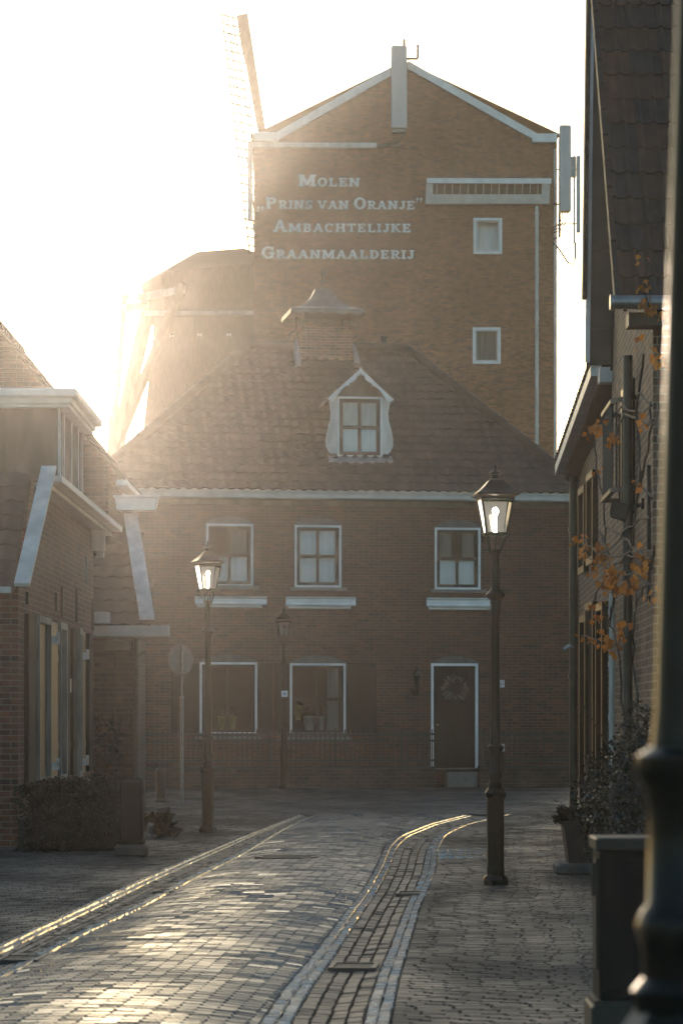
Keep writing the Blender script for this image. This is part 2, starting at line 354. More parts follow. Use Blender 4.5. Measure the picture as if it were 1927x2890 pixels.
# ------------------------------------------------------------------ slab-serif letters, drawn stroke by stroke
def strokes(ch):
    Q = []; t, h = .27, .165
    def V(x, y0=0, y1=1, w=t): Q.append([(x-w/2, y0), (x+w/2, y0), (x+w/2, y1), (x-w/2, y1)])
    def H(x0, x1, y, w=h): Q.append([(x0, y), (x1, y), (x1, y+w), (x0, y+w)])
    def D(x0, y0, x1, y1, w=t): Q.append([(x0-w/2, y0), (x0+w/2, y0), (x1+w/2, y1), (x1-w/2, y1)])
    def S(x, y, w=.46): H(x-w/2, x+w/2, y if y == 0 else y-h)
    def A(cx, cy, rx, ry, a0, a1, w=t, hh=h, n=10):
        for i in range(n):
            a, b = R(a0+(a1-a0)*i/n), R(a0+(a1-a0)*(i+1)/n)
            p = lambda q, k: (cx+(rx-k*w)*math.cos(q), cy+(ry-k*hh)*math.sin(q))
            Q.append([p(a, 1), p(a, 0), p(b, 0), p(b, 1)])
    w = 1.0
    if ch == 'M': V(.24); V(1.16); D(.3, 1, .7, .12, .26); D(1.1, 1, .7, .12, .26); [S(x, y) for x in (.24, 1.16) for y in (0, 1)]; w = 1.4
    elif ch == 'O': A(.5, .5, .5, .52, 0, 360, n=22)
    elif ch in 'CG':
        A(.52, .5, .52, .52, 42, 318, n=18); V(.86, .66, .98, .12)
        if ch == 'G': V(.84, .02, .46, .2); H(.55, 1.02, .38)
    elif ch == 'L': V(.27); S(.27, 0); S(.27, 1); H(.3, .86, 0); V(.82, 0, .36, .13); w = .9
    elif ch == 'E': V(.27); S(.27, 0); S(.27, 1); H(.3, .88, 0); H(.3, .86, 1-h); H(.3, .62, .45); V(.83, 0, .34, .12); V(.81, .7, 1, .12); V(.62, .34, .66, .11); w = .94
    elif ch == 'N': V(.22); V(.9); D(.24, 1, .88, 0, .28); S(.22, 0); S(.22, 1); S(.9, 1); w = 1.12
    elif ch in 'PR':
        V(.27); S(.27, 0); H(.04, .6, 1-h); H(.3, .6, .42); A(.56, .71, .36, .29, -90, 90)
        if ch == 'R': D(.86, 0, .56, .46, .24); S(.88, 0, .34)
        w = 1.0
    elif ch == 'I': V(.25); S(.25, 0, .5); S(.25, 1, .5); w = .5
    elif ch == 'S': A(.42, .74, .38, .27, 20, 270, n=12); A(.42, .27, .4, .28, -160, 90, n=12); V(.78, .66, 1, .1); V(.06, 0, .36, .1); w = .84
    elif ch == 'V': D(.16, 1, .5, 0, .27); D(.86, 1, .54, 0, .2); S(.16, 1); S(.86, 1, .4); w = 1.04
    elif ch == 'A': D(.16, 0, .5, 1, .2); D(.88, 0, .54, 1, .28); H(.3, .76, .28); S(.16, 0, .4); S(.88, 0, .44); w = 1.08
    elif ch == 'J': V(.5, .25, 1); S(.5, 1, .48); A(.31, .28, .305, .3, 180, 360); w = .72
    elif ch == 'B': V(.27); H(.04, .58, 0); H(.04, .58, 1-h); H(.3, .58, .45); A(.56, .75, .32, .25, -90, 90); A(.56, .29, .37, .29, -90, 90)
    elif ch == 'D': V(.27); H(.04, .55, 0); H(.04, .55, 1-h); A(.5, .5, .5, .5, -90, 90, n=12); w = 1.02
    elif ch == 'H': V(.24); V(.88); H(.24, .88, .44); [S(x, y) for x in (.24, .88) for y in (0, 1)]; w = 1.12
    elif ch == 'T': V(.48); H(.02, .94, 1-h); V(.07, .66, 1, .12); V(.89, .66, 1, .12); S(.48, 0); w = .96
    elif ch == 'K': V(.26); S(.26, 0); S(.26, 1); D(.4, .48, .84, 1, .2); D(.92, 0, .5, .6, .25); S(.86, 1, .36); S(.9, 0, .38); w = 1.08
    elif ch == ',': A(.12, .12, .11, .11, 0, 360, .1, .1); D(.05, -.2, .17, .1, .1); A(.42, .12, .11, .11, 0, 360, .1, .1); D(.35, -.2, .47, .1, .1); w = .55
    elif ch == '"': A(.12, .9, .11, .11, 0, 360, .1, .1); D(.05, .58, .17, .88, .1); A(.42, .9, .11, .11, 0, 360, .1, .1); D(.35, .58, .47, .88, .1); w = .55
    elif ch == ' ': w = .32
    return Q, w
def lettering(m, text, u0, u1, zb, hbig, hsmall, v):
    """text: capitals; a letter after ^ is set large"""
    seq = []; big = False
    for ch in text:
        if ch == '^': big = True; continue
        hgt = hbig if (big or ch in ',"') else hsmall; big = False
        seq.append((ch, hgt))
    gap = .13
    tot = sum(strokes(c)[1]*h+gap*hsmall for c, h in seq)-gap*hsmall; sx = (u1-u0)/tot; u = u0; d = 0
    for c, h in seq:
        q, w = strokes(c)
        for poly in q:
            d = (d+1) % 9
            m.prism([(u+x*h*sx, v-.02-d*.0012, zb+y*h) for x, y in poly], (0, .018+d*.0012, 0))
        u += (w*h+gap*hsmall)*sx

# ================================================================== THE SETTING: ground, street, gutters, pavements
g = MB().quad((-75, -15, -.06), (75, -15, -.06), (75, 176, -.06), (-75, 176, -.06))
tag(g.obj('ground', 'soil'), kind='structure')
K = 1.22895
def curve(pts):
    w = sorted([(G(x*K, y*K)[1], G(x*K, y*K)[0]) for x, y in pts])
    def f(Y):
        if Y <= w[0][0]: a, b = w[0], w[1]
        elif Y >= w[-1][0]: a, b = w[-2], w[-1]
        else:
            for i in range(len(w)-1):
                if w[i][0] <= Y <= w[i+1][0]: a, b = w[i], w[i+1]; break
        return a[1]+(b[1]-a[1])*(Y-a[0])/(b[0]-a[0])
    return lambda Y: (f(Y-.7)+2*f(Y)+f(Y+.7))/4
LO = curve([(0, 2165), (100, 2120), (230, 2060), (350, 2005), (430, 1970), (540, 1925), (620, 1895)])
LI = curve([(0, 2245), (60, 2215), (200, 2140), (330, 2080), (450, 2015), (560, 1960), (640, 1910), (690, 1885), (715, 1875)])
RI = curve([(595, 2352), (650, 2270), (720, 2190), (780, 2110), (835, 2040), (868, 1980), (885, 1940), (910, 1918), (980, 1890), (1080, 1865)])
RO = curve([(895, 2352), (915, 2250), (945, 2150), (965, 2080), (1000, 2000), (1005, 1950), (1025, 1915), (1075, 1892), (1160, 1872)])
YEND = 46.5
def street_z(x, Y):
    a, b = LI(Y), RI(Y); t = max(0, min(1, (x-a)/(b-a)))
    fade = max(0, min(1, (YEND-Y)/6))
    return (.055*(1-abs(2*t-1)**2.6)-.012)*fade
def paver(m, x, Y, lx, ly, z, tilt=.02, hz=.003, slx=0):
    gx = rnd.gauss(0, tilt*.3)+slx; gy = rnd.gauss(0, tilt); z += rnd.uniform(-hz, hz)
    hx, hy = lx/2-.003, ly/2-.003; b = .007
    j = [rnd.uniform(-.003, .003) for _ in range(4)]
    top = [(x+sx*(hx-b)+j[k], Y+sy*(hy-b)+j[3-k], z+sx*hx*gx+sy*hy*gy) for k, (sx, sy) in enumerate(((-1, -1), (1, -1), (1, 1), (-1, 1)))]
    low = [(x+sx*hx, Y+sy*hy, z-.018+sx*hx*gx) for sx, sy in ((-1, -1), (1, -1), (1, 1), (-1, 1))]
    m.add(top+low, [(0, 1, 2, 3), (4, 5, 1, 0), (5, 6, 2, 1), (6, 7, 3, 2), (7, 4, 0, 3)])
ms, mw = MB(), MB()
Y = 13.6; row = 0
while Y < 63.2:
    pitch = .066 if Y < YEND+2 else .10
    lim = .1215*Y+.5
    x = -lim-((row*.105) % .21)
    if Y < YEND:
        a, b = LI(Y), RI(Y); x = a + (0 if row % 2 else -.105)
        wob = rnd.uniform(-.006, .006)
        while x < b:
            x0 = max(x, a+.005); x1 = min(x+.21, b-.005)
            if x1-x0 > .04 and abs(x0) < lim+.3: 
                xm = (x0+x1)/2; sl = (street_z(xm+.05, Y)-street_z(xm-.05, Y))/.1
                paver(ms, xm, Y+wob, x1-x0, pitch, street_z(xm, Y), .032, .0012, sl)
            x += .21
        for side in (0, 1):
            if side == 0: x, e = -lim, LO(Y)
            else: x, e = RO(Y), min(lim, 4.2)
            x += -rnd.uniform(0, .2) if side == 0 else 0
            first = True
            while x < e-.03:
                x1 = min(x+(.21 if side == 0 or not first else .21*rnd.uniform(.3, 1)), e-.005); xm = (x+x1)/2; xs = x1-x
                edge = (LO(Y)-xm) if side == 0 else (xm-RO(Y))
                if x1-x > .03: paver(mw, xm, Y, x1-x, pitch, .02*min(1, edge/.8)-.004, .016, .0012)
                x = x1+.002 if side else x+.21
                first = False
    else:
        while x < lim:
            if YEND <= Y < YEND+12 or True: paver(mw, x, Y, .21, pitch, -.002, .014, .001)
            x += .21
    Y += pitch; row += 1
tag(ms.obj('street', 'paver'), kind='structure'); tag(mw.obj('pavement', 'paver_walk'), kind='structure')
ml, md = MB(), MB()
for side in (0, 1):
    A, B = (LO, LI) if side == 0 else (RI, RO)
    rows = [('l', .11), ('l', .22), ('d', .36), ('d', .5), ('d', .64), ('d', .78), ('l', .89), ('l', 1)] if side else \
           [('l', .12), ('l', .24), ('d', .37), ('d', .5), ('d', .63), ('d', .76), ('l', .88), ('l', 1)]
    f0 = 0
    for ri, (kind, f1) in enumerate(rows):
        Y = 13.6+rnd.uniform(0, .2)
        while Y < YEND-.1+(1.2 if side else 0):
            L = rnd.uniform(.19, .225) if kind == 'l' else rnd.uniform(.09, .13)
            Ym = Y+L/2; a, b = A(Ym), B(Ym); w = b-a
            fm = (f0+f1)/2; dip = -.035*math.sin(math.pi*fm)
            dx = (A(Ym+.1)-A(Ym-.1))/.2
            m = ml if kind == 'l' else md
            k0 = len(m.v)
            paver(m, a+w*fm+rnd.uniform(-.004, .004), Ym, w*(f1-f0), L, dip+.002, .014 if kind == 'l' else .03, .0015 if kind == 'l' else .003, (-.12 if fm < .5 else .12)*.5)
            for q in range(k0, len(m.v)):
                vx, vy, vz = m.v[q]; m.v[q] = (vx+(vy-Ym)*dx, vy, vz)
            Y += L
        f0 = f1
tag(ml.obj('gutter_edging', 'paver_light'), kind='structure'); tag(md.obj('gutter_cobbles', 'paver_dark'), kind='structure')
# the header band of upright bricks crossing the right pavement
mb = MB()
for r_, yy in enumerate((2402, 2412, 2421)):
    Y = G(1300, yy)[1]; x = RO(Y)
    while x < 3.0:
        paver(mb, x+.055, Y+(x-1)*.35, .1, .42, .012, .03, .004); x += .105
tag(mb.obj('pavement_band', 'paver_light'), kind='structure')

# ================================================================== STREET LAMPS
def make_lamp(label, loc, rz=0):
    t = thing('street_lamp', label, 'street lamp', loc, rz, 'old gas-style street lamps along the street')
    m = MB(); m.lathe([(.125, 0), (.125, .055), (.115, .085), (.088, .11), (.09, .16), (.085, .19), (.085, .80), (.09, .83), (.104, .85), (.106, .885), (.085, .915), (.072, .935)], 8, smooth=False, rot=R(22.5))
    m.obj('post_base', 'iron', t)
    m = MB(); m.lathe([(.07, .93), (.076, .965), (.06, .985), (.062, 1.03), (.073, 1.065), (.066, 1.085), (.055, 1.10), (.056, 1.24), (.063, 1.28), (.077, 1.30), (.077, 1.33), (.054, 1.345), (.05, 1.40), (.0385, 2.56),
                        (.05, 2.60), (.052, 2.63), (.046, 2.65), (.052, 2.70), (.05, 2.72), (.088, 2.755), (.093, 2.775), (.07, 2.80), (.042, 2.83), (.036, 2.86), (.038, 2.97), (.044, 3.0), (.036, 3.03), (.033, 3.08), (.04, 3.11), (.034, 3.14), (.045, 3.17), (.05, 3.2)], 20)
    m.obj('post', 'iron', t)
    m = MB()
    for sx, sy in ((1, 1), (1, -1), (-1, 1), (-1, -1)):
        m.tube([(sx*.035, sy*.035, 3.15), (sx*.055, sy*.055, 3.22), (sx*.085, sy*.085, 3.34)], .0085, 6)
    m.tube([(0, 0, 3.18), (0, 0, 3.45)], .008, 6)
    m.obj('lantern_bracket', 'iron', t)
    m = MB(); zb, zt, hb, ht = 3.345, 3.685, .095, .152
    for k in range(4):
        q = [(hb, zb), (ht, zt)]
        sx, sy = ((1, 1), (-1, 1), (-1, -1), (1, -1))[k]; ex, ey = ((1, 1), (-1, 1), (-1, -1), (1, -1))[(k+1) % 4]
        m.bar((sx*hb, sy*hb, zb), (sx*ht, sy*ht, zt), .016)
        m.bar((sx*hb, sy*hb, zb), (ex*hb, ey*hb, zb), .03, .035); m.bar((sx*ht, sy*ht, zt), (ex*ht, ey*ht, zt), .02, .02)
        m.lathe([(.0, -.03), (.016, -.015), (.016, .01), (0, .02)], 8, (sx*(hb+.012), sy*(hb+.012), zb))
    lan = m.obj('lantern', 'iron', t)
    for k in range(4):
        sx, sy = ((1, 1), (-1, 1), (-1, -1), (1, -1))[k]; ex, ey = ((1, 1), (-1, 1), (-1, -1), (1, -1))[(k+1) % 4]
        g = .97
        MB().quad((sx*hb*g, sy*hb*g, zb+.02), (ex*hb*g, ey*hb*g, zb+.02), (ex*ht*g, ey*ht*g, zt-.012), (sx*ht*g, sy*ht*g, zt-.012)).obj('glass_pane', 'clear' if k == 2 else 'opal', lan)
    m = MB(); m.lathe([(.012, 3.36), (.014, 3.5), (.012, 3.52), (.028, 3.555), (.028, 3.58), (.012, 3.60), (0.001, 3.605)], 10)
    m.obj('bulb', 'added_glow_bulb', lan)
    m = MB(); s2 = math.sqrt(2)
    m.lathe([(.155*s2, 3.69), (.20*s2, 3.715), (.205*s2, 3.73), (.19*s2, 3.735), (.125*s2, 3.79), (.07*s2, 3.855), (.04*s2, 3.875)], 4, smooth=False, rot=R(45))
    m.lathe([(.04, 3.86), (.038, 3.915), (.06, 3.92), (.062, 3.93), (.03, 3.955), (.012, 3.97)], 14)
    rf = m.obj('lantern_roof', 'iron', t)
    MB().lathe([(.01, 3.96), (.008, 3.975), (.018, 3.985), (.018, 3.995), (.008, 4.005), (.001, 4.03)], 10).obj('finial', 'iron', rf)
    return t
lamp = make_lamp('tall dark green street lamp with glowing lantern between the right gutter and the planter', (*G(1397, 2500), 0), R(6))
def place_lamp(label, x, Y, z, rz, lit=False):  # lit: keep the added bulb glow that replaces sun behind the glass
    o = copy_tree(lamp)
    if not lit:
        for ch in o.children_recursive:
            if ch.name.startswith('bulb'): ch.data = ch.data.copy(); ch.data.materials[0] = MT['bulb']
    o.location = (x, Y, z); o.rotation_euler.z = rz; o['label'] = label; return o
place_lamp('dark street lamp with glowing lantern on the left pavement beside the round sign', *G(587, 2352), 0, R(17), True)
place_lamp('unlit street lamp standing against the fence between the two big ground-floor windows', (801-CX)*62.4/F_PX, 62.4, 0, R(4))
fl = place_lamp('nearest street lamp, a blurred dark green post cut off by the photo edge', (1880-CX)*4.4/F_PX, 4.4, .235, R(20)); fl.rotation_euler.y = .024
tag(MB().box(.2, 3, 1.5, 7, -.05, .25).obj('raised_pavement', 'concrete'), kind='structure')
p = W(803, 1958, 62.3)
t = thing('sign_plate', 'small square white plate with a blue arrow fixed on the lamp post by the windows', 'sign', (p.x, p.y, p.z))
MB().box(-.068, .068, -.012, 0, -.068, .068).obj('plate', 'plate', t)
m = MB(); m.prism([(-.035, -.014, .018), (.0, -.014, .018), (.0, -.014, .042), (.045, -.014, 0), (.0, -.014, -.042), (.0, -.014, -.018), (-.035, -.014, -.018)], (0, .004, 0)); m.obj('arrow', 'plateblue', t)

# round sign seen from behind, bollard
Yq = 52.6; x0 = (514-CX)*Yq/F_PX
t = thing('traffic_sign', 'round traffic sign seen from its grey back on a thin steel pole', 'traffic sign', (x0, Yq, 0))
m = MB(); m.tube([(0, 0, 0), (0, 0, 1.95)], .032, 10); m.tube([(0, 0, 1.93), (0, 0, 1.97)], .04, 10); m.tube([(0, 0, 1.95), (0, 0, 2.93)], .022, 10); m.obj('pole', 'steel', t)
a = R(42)
m = MB(); ux, uy = math.cos(a), math.sin(a); nx, ny = -math.sin(a), math.cos(a)
ring = [(Vector((ux*math.cos(q)*.29, uy*math.cos(q)*.29, 2.645+.29*math.sin(q)))+Vector((nx, ny, 0))*.03) for q in [2*math.pi*k/28 for k in range(28)]]
m.prism(ring, Vector((nx, ny, 0))*.012); m.obj('disc', 'signback', t)
m = MB()
for k in range(28): m.bar(ring[k]+Vector((nx, ny, 0))*.006, ring[(k+1) % 28]+Vector((nx, ny, 0))*.006, .02, .018)
m.obj('rim', 'signred', t)
m = MB()
for z in (2.40, 2.85): MB().box(-.045, .045, -.035, .03, z-.015, z+.015).obj('clamp', 'steel', t)
t = thing('bollard', 'short dark wooden bollard by the fence near the round sign', 'bollard', ((455-CX)*52.8/F_PX, 52.8, 0))
m = MB(); m.lathe([(.135, 0), (.13, .05), (.10, .07), (.095, .55), (.10, .58), (.09, .62), (.05, .65)], 12); m.obj('post', 'rail', t)

# ================================================================== MAIN BRICK HOUSE
PF = Plane(64.0, .15)
H = thing('brick_house', 'two-storey brick house with a hipped tile roof, chimney and white dormer facing the street', 'house', (0, 64.0, 0), PF.a)
uL, uR = PF.u(246), PF.u(1642)
zE = PF.uz(950, 1380, -.3)[1]
up = [(582, 1478, 714.5, 1655), (831.5, 1482, 963, 1658), (1226, 1489, 1355, 1664)]
lo = [(564, 1869, 726, 2073), (818, 1872, 975.5, 2075)]
dr = (1215.6, 1872, 1348, 2167)
holes = [PF.rect(*r) for r in up+lo+[dr]]
m = MB(); wall_holes(m, uL, uR, 0, zE, holes, 0, .14)
m.quad((uL, 0, 0), (uL, 0, zE), (uL, 8, zE), (uL, 8, 0)); m.quad((uR, 0, 0), (uR, 8, 0), (uR, 8, zE), (uR, 0, zE)); m.quad((uL, 8, 0), (uL, 8, zE), (uR, 8, zE), (uR, 8, 0))
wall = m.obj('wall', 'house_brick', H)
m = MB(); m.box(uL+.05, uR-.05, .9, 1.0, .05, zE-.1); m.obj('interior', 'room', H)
for i, h in enumerate(holes):          # rendered segmental arches over the openings
    m = MB(); a, b, c, d = h; e = .04; n = 10; rise = (.17, .17, .17, .17, .17, .15)[i]
    arc = [(a-e+(b-a+2*e)*k/n, -.008, d+.012+rise*(1-(2*k/n-1)**2)) for k in range(n+1)]
    m.prism(arc+[(b+e, -.008, d), (a-e, -.008, d)], (0, .02, 0)); m.obj('arch', 'concrete', H)
def window(h, cols, rows, curtains, sashw=.07, fw=.05, pots=None):
    a, b, c, d = h
    f = MB(); frame4(f, a, b, c, d, fw, -.012, .1); fr = f.obj('window', 'white', H)
    s = MB(); frame4(s, a+fw, b-fw, c+fw, d-fw, sashw, .03, .08)
    ia, ib, ic, id_ = a+fw+sashw, b-fw-sashw, c+fw+sashw, d-fw-sashw
    for k in range(1, cols): x = ia+(ib-ia)*k/cols; s.box(x-.028, x+.028, .035, .075, ic, id_)
    for k in range(1, rows):
        z = ic+(id_-ic)*k/rows
        for q in range(cols):
            xa, xb = ia+(ib-ia)*q/cols+(.028 if q else 0), ia+(ib-ia)*(q+1)/cols-(.028 if q < cols-1 else 0)
            s.box(xa, xb, .037, .073, z-.035, z+.035)
    s.obj('sash', 'frame', fr)
    MB().quad((ia, .055, ic), (ib, .055, ic), (ib, .055, id_), (ia, .055, id_)).obj('pane', 'glass', fr)
    for (x0, x1, z0, z1, mat) in curtains:
        q = MB(); n = 24; X0, X1, Z0, Z1 = ia+(ib-ia)*x0, ia+(ib-ia)*x1, ic+(id_-ic)*z0, ic+(id_-ic)*z1
        vs = []
        for k in range(n+1):
            vv = .12+.004*math.sin(k*2.4)+.002*math.sin(k*5.1); x = X0+(X1-X0)*k/n; vs += [(x, vv, Z0), (x, vv, Z1)]
        q.add(vs, [(2*k, 2*k+2, 2*k+3, 2*k+1) for k in range(n)], True); q.obj('curtain', mat, fr)
    return fr
window(holes[0], 2, 2, [(0, 1, 0, .47, 'curtain'), (.52, 1, .5, 1, 'drape')])
window(holes[1], 2, 2, [(0, 1, 0, .47, 'curtain'), (0, 1, .47, 1, 'curtain')])
window(holes[2], 2, 2, [(0, 1, 0, .47, 'curtain'), (0, .36, .5, 1, 'drape'), (.66, 1, .5, 1, 'drape')])
window(holes[3], 2, 2, [(0, .12, 0, 1, 'drape')], .06)
window(holes[4], 2, 2, [(.72, .97, .0, 1, 'drape')], .06)
m = MB()
for r in ((570, 1652, 730, 1665), (818.5, 1658, 978, 1668), (1212, 1664, 1371, 1673), (551, 2078, 742, 2086), (811, 2079, 990, 2088)):
    a, b, c, d = PF.rect(*r); m = MB(); m.box(a, b, -.07, .02, c, d, .006); m.obj('window_sill', 'stone', H)
for r in ((550, 1684, 752, 1707), (806, 1685, 1002, 1710), (1202, 1688, 1402, 1713)):   # white moulded shutter boxes under the upper windows
    a, b, c, d = PF.rect(*r); m = MB()
    prof = [(-.003, c), (-.11, c), (-.12, c+.03), (-.10, c+.06), (-.10, d-.05), (-.14, d-.03), (-.15, d), (-.003, d)]
    m.prism([(a, v, z) for v, z in prof], (b-a, 0, 0)); m.box(a+.05, b-.1, -.05, -.003, c-.06, c-.002); m.obj('awning_box', 'white', H)
for px0, px1 in ((484, 560), (729, 769), (775, 815), (978.5, 1060)):     # panelled shutters
    a, b, c, d = PF.rect(px0, 1872, px1, 2076); m = MB(); m.box(a, b, -.045, -.01, c, d, .005)
    for k in range(1, 5): x = a+(b-a)*k/5; m.box(x-.004, x+.004, -.05, -.046, c+.05, d-.05)
    for z in (c+.2, d-.25): m.box(a+.02, b-.02, -.06, -.051, z-.05, z+.05)
    m.obj('shutter', 'shutter', H)
# door
a, b, c, d = holes[5]
m = MB(); fw = .06; m.box(a, a+fw, -.012, .1, c, d); m.box(b-fw, b, -.012, .1, c, d); m.box(a+fw, b-fw, -.012, .1, d-fw, d); fr = m.obj('door_frame', 'white', H)
m = MB(); m.box(a+fw, b-fw, .05, .09, c, d-fw)
for k in range(1, 7): x = a+fw+(b-a-2*fw)*k/7; m.box(x-.003, x+.003, .044, .049, c+.03, d-fw-.55)
frame4(m, a+fw+.1, b-fw-.1, c+1.15, d-.18, .03, .03, .049); m.box(a+fw, b-fw, .035, .048, c+1.02, c+1.08)
door = m.obj('door', 'shutter', H)
MB().tube([(a+fw+.1, .0, c+.98), (a+fw+.1, .045, c+.98)], .018, 8).obj('handle', 'zinc', door)
m = MB(); m.box(a-.02, b+.02, -.3, .1, c-.03, c-.002); m.obj('threshold', 'stone', H)
m = MB(); q = PF.rect(1255, 2178, 1340, 2199, -.4); m.box(q[0], q[1], -.7, -.3, 0, q[3], .01); m.obj('doorstep', 'stone', H)
# gutter, frieze
m = MB(); gl, gr = PF.u(244, -.3), PF.u(1632, -.3); z0 = PF.uz(950, 1409, -.3)[1]; z1 = PF.uz(950, 1382, -.3)[1]
m.prism([(gl, v, z) for v, z in ((.0, z0), (-.2, z0), (-.25, z0+.03), (-.28, z0+.10), (-.33, z1-.05), (-.34, z1), (-.30, z1), (-.30, z1-.06), (0, z1-.06))], (gr-gl, 0, 0)); gut = m.obj('gutter', 'white', H)
m = MB(); m.box(uL, uR, -.06, -.003, z0-.13, z0-.003); m.obj('frieze', 'timber', H)
# hipped roof
vE, vR = -.34, 3.9; e0, e1 = PF.u(240, vE), PF.u(1658, vE); r0, zr = PF.uz(700, 984, vR); r1 = PF.u(1146, vR); zr = PF.uz(925, 985, vR)[1]; zE2 = z1-.015
S = Vector((0, vR-vE, zr-zE2)); LS = S.length
m = MB(); tiled(m, (e0, vE, zE2), (1, 0, 0), S, [(0, 0), (e1-e0, 0), (r1-e0, LS), (r0-e0, LS)], .235, .30, .035, .03)
m.add([(e0, vE, zE2), (r0, vR, zr), (e0, 8.2, zE2)], [(0, 1, 2)]); m.add([(e1, vE, zE2), (e1, 8.2, zE2), (r1, vR, zr)], [(0, 1, 2)])
m.quad((e0, 8.2, zE2), (r0, vR, zr), (r1, vR, zr), (e1, 8.2, zE2))
roof = m.obj('roof', 'pantile', H)
m = MB(); o = Vector((0, -.02, .05))
ridge_run(m, Vector((e0, vE, zE2))+o, Vector((r0, vR, zr))+o); ridge_run(m, Vector((e1, vE, zE2))+o, Vector((r1, vR, zr))+o); ridge_run(m, Vector((r0, vR, zr))+o, Vector((r1, vR, zr))+o, .12)
m.obj('ridge_tiles', 'pantile', roof)
# chimney
vc = 3.5; a, b, c, d = PF.rect(846, 1040, 996, 925, vc); a, b = min(a, b), max(a, b); c, d = PF.uz(920, 1050, vc)[1], PF.uz(920, 924, vc)[1]
m = MB(); D2 = (b-a)*.5; m.box(a, b, vc, vc+2*D2, c, d-.22); m.box(a-.03, b+.03, vc-.03, vc+2*D2+.03, d-.22, d-.16); m.box(a+.02, b-.02, vc+.02, vc+2*D2-.02, d-.16, d-.04); m.box(a+.1, b-.1, vc+.1, vc+2*D2-.1, d-.04, d+.06)
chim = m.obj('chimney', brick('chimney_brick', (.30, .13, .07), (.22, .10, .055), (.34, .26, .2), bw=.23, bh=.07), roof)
cx_, cy_ = (a+b)/2, vc+D2; zc0, zc1 = PF.uz(920, 888, cy_)[1], PF.uz(920, 819, cy_)[1]; s2 = math.sqrt(2); hz = zc1-zc0
m = MB(); m.lathe([(.88*s2, zc0), (.87*s2, zc0+.03), (.62*s2, zc0+.17*hz), (.45*s2, zc0+.36*hz), (.33*s2, zc0+.58*hz), (.25*s2, zc0+.8*hz), (.2*s2, zc1), (.19*s2, zc1+.01)], 4, (cx_, cy_, 0), smooth=False, rot=R(45))
for sgn in (-1, 1):
    for ax in (0, 1):          # scalloped valance on all four sides
        n = 5; vs = []
        for k in range(n*6+1):
            q = -0.88+1.76*k/(n*6); zz = zc0-.06-.05*abs(math.sin(math.pi*k/6))
            for z in (zc0, zz): vs.append((cx_+q, cy_+sgn*.885, z) if ax == 0 else (cx_+sgn*.885, cy_+q, z))
        m.add(vs, [(2*k, 2*k+2, 2*k+3, 2*k+1) for k in range(n*6)])
m.obj('chimney_cap', 'copper', roof)
m = MB()
for sx in (-1, 1):
    for sy in (-1, 1): m.tube([(cx_+sx*.5, cy_+sy*.5, d-.3), (cx_+sx*.72, cy_+sy*.72, d-.2), (cx_+sx*.72, cy_+sy*.72, d+.0), (cx_+sx*.56, cy_+sy*.56, d+.1), (cx_+sx*.56, cy_+sy*.56, zc0+.05)], .018, 6)
m.obj('cap_bracket', 'rail', roof)
m = MB(); zv = PF.uz(920, 756, cy_)[1]; m.tube([(cx_, cy_, zc1), (cx_, cy_, zv-.1)], .02, 6); m.box(cx_-.11, cx_+.11, cy_-.01, cy_+.01, zv-.34, zv-.31)
m.prism([(cx_+.03, cy_-.012, zv-.26), (cx_+.10, cy_-.012, zv-.2), (cx_+.09, cy_-.012, zv-.06), (cx_+.12, cy_-.012, zv), (cx_+.05, cy_-.012, zv-.03), (cx_-.02, cy_-.012, zv-.02), (cx_-.06, cy_-.012, zv-.12), (cx_-.01, cy_-.012, zv-.2)], (0, .02, 0)); m.obj('weathervane', 'rail', roof)
m = MB(); m.hexa([(a-.16, vc-.25, zr-.55), (a-.003, vc-.25, zr-.55), (a-.003, vc+.4, zr+.0), (a-.12, vc+.4, zr+.0), (a-.14, vc-.25, zr-.35), (a-.003, vc-.25, zr-.3), (a-.003, vc+.4, zr+.25), (a-.1, vc+.4, zr+.2)]); m.hexa([(b+.003, vc-.2, zr-.4), (b+.14, vc-.2, zr-.4), (b+.12, vc+.4, zr+.0), (b+.003, vc+.4, zr+.0), (b+.003, vc-.2, zr-.2), (b+.1, vc-.2, zr-.2), (b+.1, vc+.4, zr+.2), (b+.003, vc+.4, zr+.2)])
m.box(a-.05, b+.05, vc-.1, vc-.003, zr-.62, zr-.42); m.obj('flashing', 'lead', roof)
vp = PF.uz(1083, 985, vR); m = MB(); m.lathe([(.09, -.1), (.075, .1), (.06, .2), (.07, .22), (.09, .24), (.085, .28), (.05, .3)], 12, (vp[0], vR, zr+.05)); m.obj('vent_pipe', 'darkpipe', roof)
# dormer
vd = .60
def D(px, py, v=vd): u, z = PF.uz(px, py, v); return (u, v, z)
h = PF.rect(951.7, 1120, 1078, 1291, vd); a, b, c, d = h
m = MB(); m.box(a-.02, b+.02, vd+.06, vd+2.4, c-.05, d+.1); ap = D(1015.5, 1046)
m.prism([(a-.1, vd+.05, d), (b+.1, vd+.05, d), (ap[0], vd+.05, ap[2]-.08)], (0, .06, 0)); dm = m.obj('dormer', 'timber', roof)
m = MB(); L_, R_ = D(922, 1128), D(1111, 1128)
for e in (L_, R_):
    m.quad((ap[0], vd-.1, ap[2]), (ap[0], vd+3.2, ap[2]), (e[0], vd+2.5, e[2]), (e[0], vd-.1, e[2]))
    m.quad((ap[0], vd-.1, ap[2]-.05), (e[0], vd-.1, e[2]-.05), (e[0], vd+2.5, e[2]-.05), (ap[0], vd+3.2, ap[2]-.05))
m.obj('dormer_roof', 'lead', roof)
m = MB(); vb = vd-.13
outer = [D(925, 1127, vb), D(1015.5, 1037, vb), D(1111, 1128, vb)]
